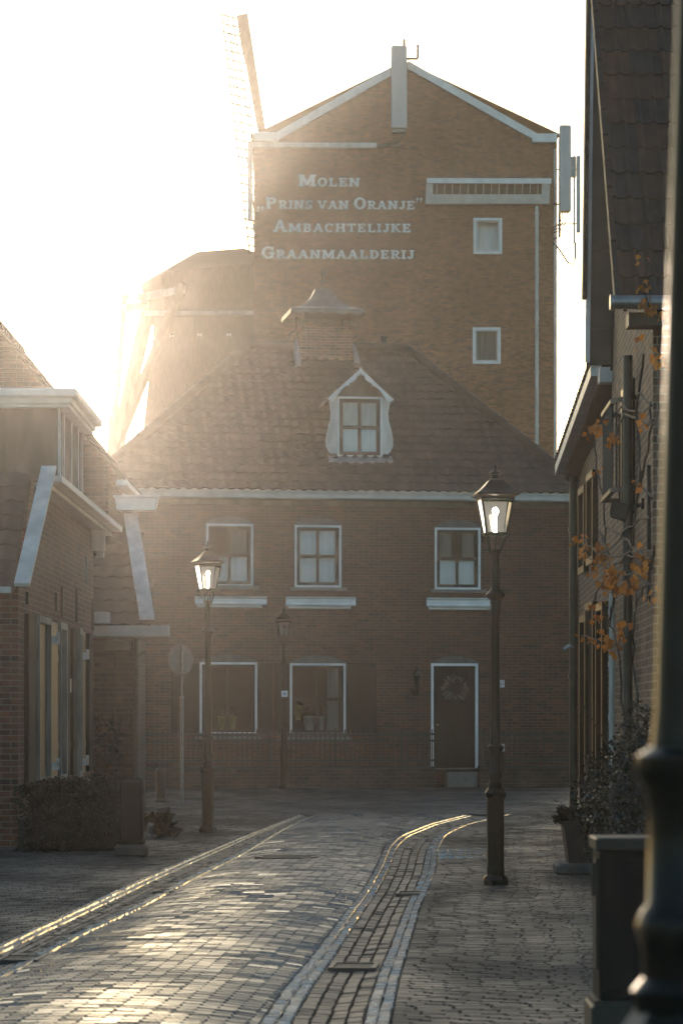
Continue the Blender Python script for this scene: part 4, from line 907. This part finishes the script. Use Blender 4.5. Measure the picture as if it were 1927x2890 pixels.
# hedge, end post, low plants on the left
t = thing('hedge', 'dense dark clipped hedge in front of the brick cottage', 'hedge', (-3.1, 33.8, 0))
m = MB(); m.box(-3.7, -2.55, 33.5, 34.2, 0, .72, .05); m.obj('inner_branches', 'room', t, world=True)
m = MB()
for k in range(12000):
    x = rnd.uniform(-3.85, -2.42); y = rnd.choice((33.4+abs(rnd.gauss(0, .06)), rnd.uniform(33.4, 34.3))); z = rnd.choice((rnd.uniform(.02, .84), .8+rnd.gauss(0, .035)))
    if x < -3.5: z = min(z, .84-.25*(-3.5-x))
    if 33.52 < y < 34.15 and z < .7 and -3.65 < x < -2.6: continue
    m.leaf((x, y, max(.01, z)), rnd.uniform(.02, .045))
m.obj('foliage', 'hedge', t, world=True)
t = thing('gate_post', 'stout dark stone post with a wide foot at the right end of the hedge', 'post', (-2.4, 32.5, 0))
m = MB(); m.box(-.13, .13, -.13, .13, .18, .88, .02); m.box(-.15, .15, -.15, .15, .14, .2, .02); m.obj('shaft', 'black', t); MB().box(-.19, .19, -.19, .19, 0, .145, .03).obj('foot', 'plinth', t)
def plant(name, label, cat, c, n, size, spread, mat, up=.5, h=.15, lo_=0.0):
    t = thing(name, label, cat, c); m = MB()
    for k in range(n):
        a_ = rnd.uniform(0, 6.28); r_ = spread*math.sqrt(rnd.random())*.5
        m.leaf((r_*math.cos(a_), r_*math.sin(a_)*.8, lo_+rnd.uniform(0, h)), size*rnd.uniform(.6, 1.2), tip=(math.cos(a_), math.sin(a_), up+rnd.gauss(0, .25)))
    m.obj('leaves', mat, t); return t
plant('leafy_plant', 'low plant with glossy arching leaves on the paving right of the stone post', 'plant', ((425-CX)*37.5/F_PX, 37.5, 0), 80, .22, .5, 'ivy', .45, .28)
plant('leafy_plant', 'low broad-leaved plant at the foot of the hedge', 'plant', (-3.45, 33.15, 0), 60, .1, .6, 'hedge', .5, .2)
plant('leafy_plant', 'tall dark climber at the far corner of the cottage wall', 'plant', (-3.72, 44.6, 0), 320, .12, .5, 'hedge', .2, 1.6)

# ================================================================== RIGHT SIDE: big tiled house, lower house behind
def wx(Y): return 2.92+.0384*(Y-26.6)
def RW(px, py, off=0):      # point on the street wall of the right-hand row, off metres proud of it
    Y = (2.92-off-.0384*26.6)/((px-CX)/F_PX-.0384); return W(px, py, Y)
t = thing('tiled_house', 'brick house at right with a steep dark tiled roof facing the street viewer', 'house', (2.92, 26.6, 0)); TH = t
m = MB(); ya, yb = 26.6, 33.5; ze = 5.35
m.quad((2.92, ya, 0), (9, ya, 0), (9, ya, ze), (2.92, ya, ze))
m.add([(wx(ya), ya, 0), (wx(yb), yb, 0), (wx(yb), yb, ze), (wx(30), 30, 10.4), (wx(ya), ya, ze)], [(4, 3, 2, 1, 0)])
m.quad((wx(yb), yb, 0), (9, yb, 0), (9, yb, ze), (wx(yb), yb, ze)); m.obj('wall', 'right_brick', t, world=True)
m = MB(); S = Vector((0, 3.75, 5.25)); tiled(m, (2.555, 26.25, 5.44), (1, 0, 0), S, [(0, 0), (6.6, 0), (6.6, S.length), (0, S.length)], .30, .345, .03, .02, 12, True)
m.quad((3.02, 30.0, 10.69), (9.2, 30, 10.69), (9.2, 33.4, 5.6), (3.16, 33.4, 5.6)); rf = m.obj('roof', 'tileA', t, world=True)
m = MB()
n = 18
for k in range(n):
    a_ = Vector((2.55, 26.25, 5.44)).lerp(Vector((2.55, 30, 10.69)), k/n); b_ = Vector((2.55, 26.25, 5.44)).lerp(Vector((2.55, 30, 10.69)), (k+1.05)/n)
    m.bar(a_+Vector((0, 0, .03)), b_+Vector((0, 0, .0)), .05, .12)
m.obj('verge_tiles', 'tileA', rf, world=True)
m = MB(); m.tube([(2.50, 26.12, 5.43), (9.2, 26.12, 5.43)], .065, 10); m.tube([(2.47, 26.12, 5.43), (2.50, 26.12, 5.43)], .075, 10); m.obj('gutter', 'zinc', t, world=True)
m = MB(); m.box(2.66, 9, 26.28, 26.58, 5.24, 5.36); m.obj('soffit', 'cladding', t, world=True)
m = MB(); m.prism([(2.63, 26.5, 5.4), (2.63, 30, 10.3), (2.63, 30, 10.6), (2.63, 26.4, 5.55)], (.035, 0, 0)); m.obj('verge_board', 'cladding', t, world=True)
q0, q1 = RW(1770, 912, .09), RW(1768, 1560, .09)
m = MB(); m.tube([(q0.x, q0.y, 5.3), (q0.x, q0.y, .1)], .05, 10)
for z in (4.7, 3.2, 1.7): m.tube([(q0.x, q0.y, z-.03), (q0.x, q0.y, z+.03)], .062, 10)
m.obj('drainpipe', 'darkpipe', t, world=True)
q0 = RW(1726, 1700, .07); m = MB(); m.tube([(q0.x, q0.y, 3.0), (q0.x, q0.y, .2)], .035, 8)
for z in (2.8, 2.2, 1.6): m.tube([(q0.x, q0.y, z-.03), (q0.x, q0.y, z+.03)], .045, 8)
m.obj('conduit', 'offwhite', t, world=True)
q0 = RW(1829, 1410, .02); MB().tube([(q0.x, q0.y, 4.0), (q0.x, q0.y, 2.7)], .018, 6).obj('cable', 'rail', t, world=True)
# french window behind the balcony railing
y0_, y1_ = 29.2, 30.4
m = MB()
for a_, b_, c_, d_ in ((y0_, y0_+.08, 3.7, 5.1), (y1_-.08, y1_, 3.7, 5.1), (y0_+.08, y1_-.08, 3.7, 3.78), (y0_+.08, y1_-.08, 5.02, 5.1)): m.box(wx(30)-.06, wx(30)+.05, a_, b_, c_, d_)
fr = m.obj('window', 'frame', t, world=True); MB().box(wx(30)-.015, wx(30)+.03, y0_+.08, y1_-.08, 3.78, 5.02).obj('pane', 'frame', fr, world=True)
b = thing('balcony_railing', 'black iron balcony railing with upright bars on the sunlit brick wall', 'balcony railing', (2.95, 29.8, 3.9))
pts = [(wx(28.9)-.01, 28.95), (2.86, 29.15), (2.80, 29.3), (2.83, 30.7), (wx(30.75)-.01, 30.75)]
for z in (3.95, 4.87):
    m = MB()
    for i in range(4): m.bar((*pts[i], z), (*pts[i+1], z), .05, .045)
    m.obj('rail', 'rail', b, world=True)
def wbar(x, y): MB().tube([(x, y, 3.97), (x, y, 4.85)], .011, 6).obj('bar', 'rail', b, world=True)
for i in range(4):
    p_, q_ = Vector(pts[i]), Vector(pts[i+1]); n = max(1, round((q_-p_).length/.12))
    for k in range(n): w_ = p_.lerp(q_, (k+.5)/n); wbar(w_.x, w_.y)
p = RW(1752, 1436, .22); b = thing('floodlight', 'square floodlight box tilted down under the balcony railing', 'floodlight', p)
m = MB(); m.hexa([(-.12, -.07, -.06), (.02, -.11, -.11), (.05, .05, -.13), (-.09, .09, -.08), (-.10, -.08, .08), (.06, -.1, .04), (.09, .06, .02), (-.07, .09, .06)]); m.obj('housing', 'cabinet_cap', b); m = MB(); m.bar((.05, 0, .0), (.24, 0, .05), .04); m.box(.19, .22, -.05, .05, 0, .1); m.obj('bracket', 'rail', b)

t = thing('corner_house', 'lower brick house with a lit white gutter and long dark drainpipe at its corner', 'house', (3.2, 33.6, 0))
yb2 = 41.9; m = MB(); z_ = 5.2
m.quad((wx(33.5), 33.5, 0), (wx(yb2), yb2, 0), (wx(yb2), yb2, z_), (wx(33.5), 33.5, z_)); m.quad((wx(yb2), yb2, 0), (9, yb2, 0), (9, yb2, 9), (wx(yb2), yb2, z_)); m.obj('wall', 'right_brick', t, world=True)
g0, g1 = Vector((3.02, 33.65, 5.76)), Vector((3.22, 41.95, 5.29))
m = MB(); U = (g1-g0); S = Vector((2.6, .0, 2.6)); tiled(m, g0+Vector((-.04, 0, .06)), U, S, [(0, 0), (U.length, 0), (U.length, 5), (0, 5)], .25, .33, .03, .03); m.obj('roof', 'tileA', t, world=True) if False else None
m2 = MB(); m2.quad(g0+Vector((-.06, 0, .08)), g1+Vector((-.06, 0, .08)), g1+Vector((4, 0, 3.2)), g0+Vector((4, 0, 3.2))); m2.quad(g0+Vector((-.06, 0, .05)), g0+Vector((4, 0, 3.15)), g1+Vector((4, 0, 3.15)), g1+Vector((-.06, 0, .05)))
for k in range(26): p_ = g0.lerp(g1, k/26); r_ = g0.lerp(g1, (k+.9)/26); m2.tube([p_+Vector((-.05, 0, .08)), r_+Vector((-.05, 0, .10))], .04, 6)
m2.obj('roof', 'tileA', t, world=True)
m = MB(); m.bar(g0+Vector((0, 0, -.04)), g1+Vector((0, 0, -.04)), .13, .14); m.obj('gutter', 'white', t, world=True)
m = MB(); m.hexa([g0+Vector((.08, 0, -.15)), g0+Vector((.3, 0, -.2)), g1+Vector((.4, 0, -.2)), g1+Vector((.08, 0, -.15)), g0+Vector((.08, 0, -.03)), g0+Vector((.3, 0, -.03)), g1+Vector((.4, 0, -.03)), g1+Vector((.08, 0, -.03))]); m.obj('soffit', 'cladding', t, world=True)
m = MB(); px_ = (1617-CX)*41.7/F_PX; m.tube([(px_+.0, 41.7, 0), (px_, 41.7, 5.2)], .062, 12); m.tube([(px_-.0, 41.7, 5.0), (px_-.05, 41.72, 5.12), (px_-.07, 41.75, 5.3)], .075, 10)
for z in (4.35, 2.2): m.tube([(px_, 41.7, z-.04), (px_, 41.7, z+.04)], .075, 12)
m.tube([(px_+.17, 41.75, 4.9), (px_+.17, 41.75, 5.2)], .05, 8); m.obj('drainpipe', 'darkpipe', t, world=True)
bx = lambda px, Y: (px-CX)*Y/F_PX
m = MB(); zb_, zt_ = W(0, 1028, 33.6).z, 11.5
xb, xt = bx(1653, 33.6), bx(1668, 33.6)+.03
m.hexa([(xb, 33.6, zb_), (5, 33.6, zb_), (5, 34.1, zb_), (xb+.04, 34.1, zb_), (xt, 33.6, zt_), (5, 33.6, zt_), (5, 34.1, zt_), (xt+.04, 34.1, zt_)]); bay = m.obj('clad_bay', 'cladding', t, world=True)
m = MB()
for y in (466, 710, 930): z = W(0, y, 33.6).z; m.box(xb+.03, 4, 33.585, 33.598, z-.012, z+.012)
m.obj('board_seam', 'timber', bay, world=True)
m = MB(); z1_ = W(0, 845, 33.6).z; xq = bx(1655, 33.55); m.bar((bx(1656.5, 33.55), 33.56, z1_-.75), (bx(1673, 33.55), 33.56, zt_), .055, .06, up=(0, 1, 0)); m.obj('corner_trim', 'white', bay, world=True)
m = MB(); m.bar((bx(1649, 33.5), 33.56, z1_), (bx(1665, 33.5), 33.56, zt_), .05, .2, up=(0, 1, 0)); m.obj('verge_tiles', 'tileA', bay, world=True)
m = MB(); a_ = W(1690, 1080, 33.4); c_ = W(1725, 1032, 33.4); m.box(a_.x, c_.x+.2, 33.35, 33.6, a_.z, c_.z-.02); m.obj('cornice', 'offwhite', bay, world=True)
for Ya, Yb, zA, zB in ((34.3, 35.2, .8, 3.0), (36.6, 37.8, .3, 3.1), (38.6, 39.6, .3, 3.0), (36.6, 37.6, 3.6, 4.8), (39.0, 40.0, 3.6, 4.8)):
    m = MB(); xx = wx(Ya)
    for a_, b_, c_, d_ in ((Ya, Ya+.09, zA, zB), (Yb-.09, Yb, zA, zB), (Ya+.09, Yb-.09, zA, zA+.09), (Ya+.09, Yb-.09, zB-.09, zB)): m.box(xx-.07, xx+.08, a_, b_, c_, d_)
    fr = m.obj('window', 'frame', t, world=True); MB().box(xx-.02, xx+.08, Ya+.09, Yb-.09, zA+.09, zB-.09).obj('pane', 'black', fr, world=True)
p = W(1599, 1826, 41.5); c = thing('security_camera', 'small white security camera sticking out of the dark drainpipe corner', 'security camera', p)
m = MB(); m.bar((-.05, 0, -.03), (.045, 0, .035), .05, .045); m.bar((-.062, 0, -.02), (.0, 0, .022), .062, .012, up=(0, 0, 1)); m.obj('housing', 'plate', c); m = MB(); m.tube([(.03, 0, .02), (.1, .08, .0)], .014, 6); m.obj('bracket', 'plate', c)

# climbing vine with sunlit autumn leaves along the right-hand walls
cl = [(1673, 1196, 9), (1697, 1216, 8), (1731, 1237, 7), (1660, 1205, 5), (1713, 1190, 4), (1677, 1315, 2), (1809, 954, 2), (1857, 1020, 6), (1838, 1012, 4), (1809, 1179, 3), (1808, 1366, 3), (1629, 1509, 4), (1643, 1515, 3), (1649, 1543, 6), (1645, 1560, 5), (1697, 1536, 5), (1687, 1570, 6), (1711, 1580, 6), (1673, 1604, 7), (1731, 1607, 6), (1702, 1631, 5), (1728, 1631, 8), (1717, 1652, 6), (1741, 1640, 5), (1789, 1594, 5), (1810, 1584, 4), (1796, 1625, 6), (1810, 1552, 5), (1843, 1672, 4), (1775, 1652, 5), (1751, 1660, 5), (1682, 1700, 4), (1638, 1793, 2), (1669, 1802, 4), (1707, 1809, 7), (1722, 1827, 6), (1703, 1787, 5), (1755, 1793, 5), (1690, 1745, 4), (1770, 1760, 3)]
roofcl = [(1817, 727, 3), (1815, 812, 8), (1829, 868, 8), (1822, 845, 5), (1868, 889, 5), (1838, 880, 4)]
t = thing('climbing_vine', 'bare climbing vine with scattered glowing orange leaves on the right-hand walls', 'climbing plant', (3.0, 30, 0))
m = MB()
for px, py, n in cl:
    c = RW(px, py, .24)
    for k in range(int(n*1.6)): m.leaf(c+Vector((rnd.gauss(0, .03), rnd.gauss(0, .25), rnd.gauss(0, .035))), rnd.uniform(.05, .095), tip=(rnd.gauss(0, .6), rnd.gauss(0, .4), -1))
for px, py, n in roofcl:
    c = W(px, py, 26.0)
    for k in range(int(n*1.3)): m.leaf(c+Vector((rnd.gauss(0, .028), rnd.gauss(0, .05), rnd.gauss(0, .035))), rnd.uniform(.04, .08), tip=(rnd.gauss(0, .6), rnd.gauss(0, .4), -1))
m.obj('leaves', 'vine', t, world=True)
m = MB()
lines = [[(1838, 1150), (1800, 1165), (1750, 1148), (1700, 1200), (1668, 1210)], [(1845, 1190), (1800, 1185), (1760, 1170), (1731, 1237)], [(1838, 1455), (1770, 1485), (1740, 1530), (1690, 1570), (1640, 1520)], [(1838, 1560), (1790, 1548), (1740, 1505), (1700, 1480)], [(1840, 1565), (1780, 1555), (1725, 1600), (1705, 1640), (1670, 1700)], [(1838, 1650), (1790, 1620), (1730, 1620), (1650, 1560)], [(1800, 1110), (1830, 1140), (1840, 1200), (1808, 1366), (1838, 1405)], [(1735, 1640), (1720, 1740), (1707, 1809), (1640, 1795)], [(1838, 1575), (1720, 1570)], [(1770, 1650), (1757, 1793), (1722, 1830)], [(1800, 2040), (1785, 1860), (1796, 1700), (1775, 1600), (1790, 1480), (1806, 1330), (1795, 1180), (1815, 1000)], [(1760, 2060), (1745, 1850), (1722, 1760), (1735, 1640), (1712, 1560), (1690, 1500)], [(1712, 1560), (1700, 1400), (1680, 1310), (1673, 1200)], [(1796, 1700), (1830, 1640), (1846, 1540)]]
for ln in lines:
    P = [RW(x, y, .2) for x, y in ln]; Q = []
    for i in range(len(P)-1):
        for k in range(5): Q.append(P[i].lerp(P[i+1], k/5)+Vector((rnd.gauss(0, .008), rnd.gauss(0, .03), rnd.gauss(0, .012))))
    Q.append(P[-1]); m.tube(Q, .011, 5)
P = [W(x, y, 26.05) for x, y in ((1858, 1020), (1866, 950), (1869, 890), (1840, 878), (1829, 860), (1815, 812), (1822, 760), (1817, 727), (1808, 680))]; m.tube(P, .006, 5)
m.obj('stems', 'twig', t, world=True)

# ivy bush, planter, cabinet
t = thing('ivy_bush', 'big dark ivy bush with sun glints beside the right-hand pavement', 'bush', (2.55, 24.3, 0))
m = MB(); cc = Vector((2.75, 24.4, .72)); rr = Vector((.66, 1.7, .98))
for k in range(15000):
    d = Vector((rnd.gauss(0, 1), rnd.gauss(0, 1), rnd.gauss(0, 1))).normalized(); f = rnd.choice((1, 1, .8))*rnd.uniform(.86, 1.06)
    f *= 1+.10*math.sin(d.x*7+d.z*5)+.08*math.sin(d.y*6-d.z*8)
    p_ = cc+Vector((d.x*rr.x*f, d.y*rr.y*f, d.z*rr.z*f))
    if d.z > .2: p_.x += (p_.z-1.0)*.18
    if p_.z < .02 or p_.x > 3.3: continue
    m.leaf(p_, rnd.uniform(.022, .052), tip=(rnd.gauss(0, 1), rnd.gauss(0, 1), rnd.gauss(-.3, .7)))
m.obj('foliage', 'ivy', t, world=True)
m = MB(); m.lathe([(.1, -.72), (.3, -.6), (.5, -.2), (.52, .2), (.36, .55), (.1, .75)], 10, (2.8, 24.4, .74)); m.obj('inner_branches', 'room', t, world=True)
m = MB()
for k in range(26):
    a_ = Vector((2.7, 24.4+rnd.uniform(-1, .4), .5)); b_ = cc+Vector((rnd.uniform(-.75, .3), rnd.uniform(-1.7, .5), rnd.uniform(-.5, 1.05))); m.tube([a_, a_.lerp(b_, .6)+Vector((0, 0, .08)), b_], [.012, .008, .004], 5)
m.obj('twigs', 'twig', t, world=True)
t = thing('planter', 'square dark planter on a stone plinth at the foot of the drainpipe', 'planter', (2.47, 28.9, 0))
MB().box(-.30, .5, -.28, .28, 0, .125, .03).obj('plinth', 'concrete', t)
m = MB(); m.hexa([(-.17, -.2, .125), (.23, -.2, .125), (.23, .2, .125), (-.17, .2, .125), (-.22, -.24, .50), (.28, -.24, .50), (.28, .24, .50), (-.22, .24, .50)]); m.box(-.235, .295, -.255, .255, .502, .55); m.obj('box', 'terracotta', t)
m = MB()
for k in range(500): m.leaf((rnd.uniform(-.27, .34), rnd.uniform(-.25, .25), .52+abs(rnd.gauss(0, .07))), rnd.uniform(.04, .08), tip=(rnd.gauss(0, 1), rnd.gauss(0, 1), .4))
for k in range(14): m.leaf((rnd.uniform(-.2, .2), rnd.uniform(-.2, .2), .56), rnd.uniform(.12, .22), tip=(rnd.gauss(-.2, .4), rnd.gauss(0, .4), 1))
m.obj('plant', 'hedge', t)
t = thing('utility_cabinet', 'dark grey metal street cabinet with a pale cap beside the nearest lamp post', 'cabinet', (bx(1690, 12), 12, 0))
m = MB(); m.box(.0, .85, 0, .32, .42, 1.05, .006); body = m.obj('body', 'cabinet', t)
m = MB(); m.box(-.016, .866, -.02, .335, 1.052, 1.108, .008); m.obj('cap', 'cabinet_cap', t)
m = MB(); m.box(-.035, .88, -.03, .35, 0, .40, .01); m.box(-.02, .87, -.015, .335, .401, .419); m.obj('plinth', 'cabinet_cap', t)
m = MB(); m.box(.02, .425, -.012, -.001, .46, 1.02, .003); m.obj('door', 'cabinet', t); m = MB(); m.box(.43, .83, -.012, -.001, .46, 1.02, .003); d2 = m.obj('door', 'cabinet', t); MB().box(.45, .47, -.03, -.0125, .7, .82).obj('handle', 'steel', d2)
m = MB(); m.box(-.014, -.001, .02, .10, .55, 1.02); m.tube([(-.018, .04, .86), (-.018, .04, 1.0)], .012, 6); m.obj('hinge', 'cabinet_cap', t)

# manhole cover and gutter drains
x_, y_ = G(810, 2430); z_ = street_z(x_, y_)
t = thing('manhole_cover', 'round cast-iron manhole cover in the middle of the clinker street', 'manhole cover', (x_, y_, z_))
m = MB(); m.lathe([(.36, -.03), (.36, .012), (.33, .014), (.325, .004), (.30, .004)], 32); m.obj('rim', 'rail', t)
m = MB(); m.lathe([(.31, -.02), (.31, .008)], 32)
for k in range(7): m.box(-.27+.0, .27, -.24+.08*k-.012, -.24+.08*k+.012, .009, .014) if abs(-.24+.08*k) < .12 else m.box(-.16, .16, -.24+.08*k-.012, -.24+.08*k+.012, .009, .014)
m.obj('lid', 'darkpipe', t)
for px, py, lab in ((998, 2722, 'iron drain grate in the right gutter, the nearest and widest in view'), (1165, 2517, 'iron drain grate in the right gutter, farther up the street'), (482, 2511, 'iron drain grate in the left gutter below the far lamp'), (62, 2700, 'iron drain grate at the left edge of the photo')):
    x_, y_ = G(px, py); t = thing('drain_grate', lab, 'drain grate', (x_, y_, -.038), R(-4), 'drain grates in the gutters')
    w_ = .155 if px > 900 else .14
    m = MB(); frame4_ = [m.box(-w_, w_, -.2, -.17, 0, .035), m.box(-w_, w_, .17, .2, 0, .035), m.box(-w_, -w_+.03, -.17, .17, 0, .035), m.box(w_-.03, w_, -.17, .17, 0, .035)]; m.obj('rim', 'rail', t)
    m = MB(); m.box(-w_+.03, w_-.03, -.17, .17, -.02, .005)
    for k in range(9): m.box(-w_+.035, w_-.035, -.155+.038*k-.008, -.155+.038*k+.008, .006, .028)
    m.obj('grate', 'darkpipe', t)

# ================================================================== AIR, SKY, SUN, CAMERA
hz_, ht, hbs = nt('morning_haze'); ht.nodes.remove(hbs)
pv = ht.nodes.new('ShaderNodeVolumePrincipled'); pv.inputs['Color'].default_value = (.50, .48, .46, 1); pv.inputs['Density'].default_value = .0007; pv.inputs['Anisotropy'].default_value = .875
link(ht, pv.outputs[0], ht.nodes['Material Output'].inputs['Volume'])
m = MB(); m.box(-76, 76, -16, 177, -1.06, 34); hz = m.obj('haze', hz_); tag(hz, kind='stuff')

wd = bpy.data.worlds.new('World'); bpy.context.scene.world = wd; wd.use_nodes = True
wt = wd.node_tree; bg = wt.nodes['Background']; sk = wt.nodes.new('ShaderNodeTexSky'); sk.sky_type = 'NISHITA'; sk.sun_disc = False
sk.sun_elevation = R(SUN_EL); sk.sun_rotation = R(-SUN_AZ); sk.air_density = 1.0; sk.dust_density = 1.6; sk.ozone_density = 2.5
link(wt, mixc(wt, 1.0, sk.outputs[0], (1.05, 1.01, .88), 'MULTIPLY'), bg.inputs['Color']); bg.inputs['Strength'].default_value = .15
sl = bpy.data.lights.new('sun', 'SUN'); sl.energy = 2.0; sl.angle = R(.5); sl.color = (1, .79, .60)
so_ = bpy.data.objects.new('sun', sl); C.objects.link(so_)
az, el = R(SUN_AZ), R(SUN_EL)
dirv = Vector((-math.sin(az)*math.cos(el), math.cos(az)*math.cos(el), math.sin(el)))     # towards the sun
so_.rotation_euler = dirv.to_track_quat('Z', 'Y').to_euler(); so_.location = (-30, 60, 60)

cd = bpy.data.cameras.new('camera'); cam = bpy.data.objects.new('camera', cd); C.objects.link(cam)
cam.location = (0, 0, CH); cam.rotation_euler = (R(90), 0, 0); cd.sensor_fit = 'AUTO'; cd.sensor_width = 36; cd.lens = F_PX/2890*36
cd.shift_y = (HY-1445)/2890; cd.clip_start = .1; cd.clip_end = 3000
cd.dof.use_dof = True; cd.dof.focus_distance = 42; cd.dof.aperture_fstop = 5.6
sc = bpy.context.scene; sc.camera = cam
sc.view_settings.view_transform = 'Standard'; sc.view_settings.look = 'None'; sc.view_settings.exposure = 1.2; sc.view_settings.gamma = 1
sc.render.engine = 'CYCLES'; sc.cycles.use_denoising = True; sc.cycles.denoising_prefilter = 'ACCURATE'; sc.cycles.max_bounces = 8; sc.cycles.volume_bounces = 0; sc.cycles.transparent_max_bounces = 12
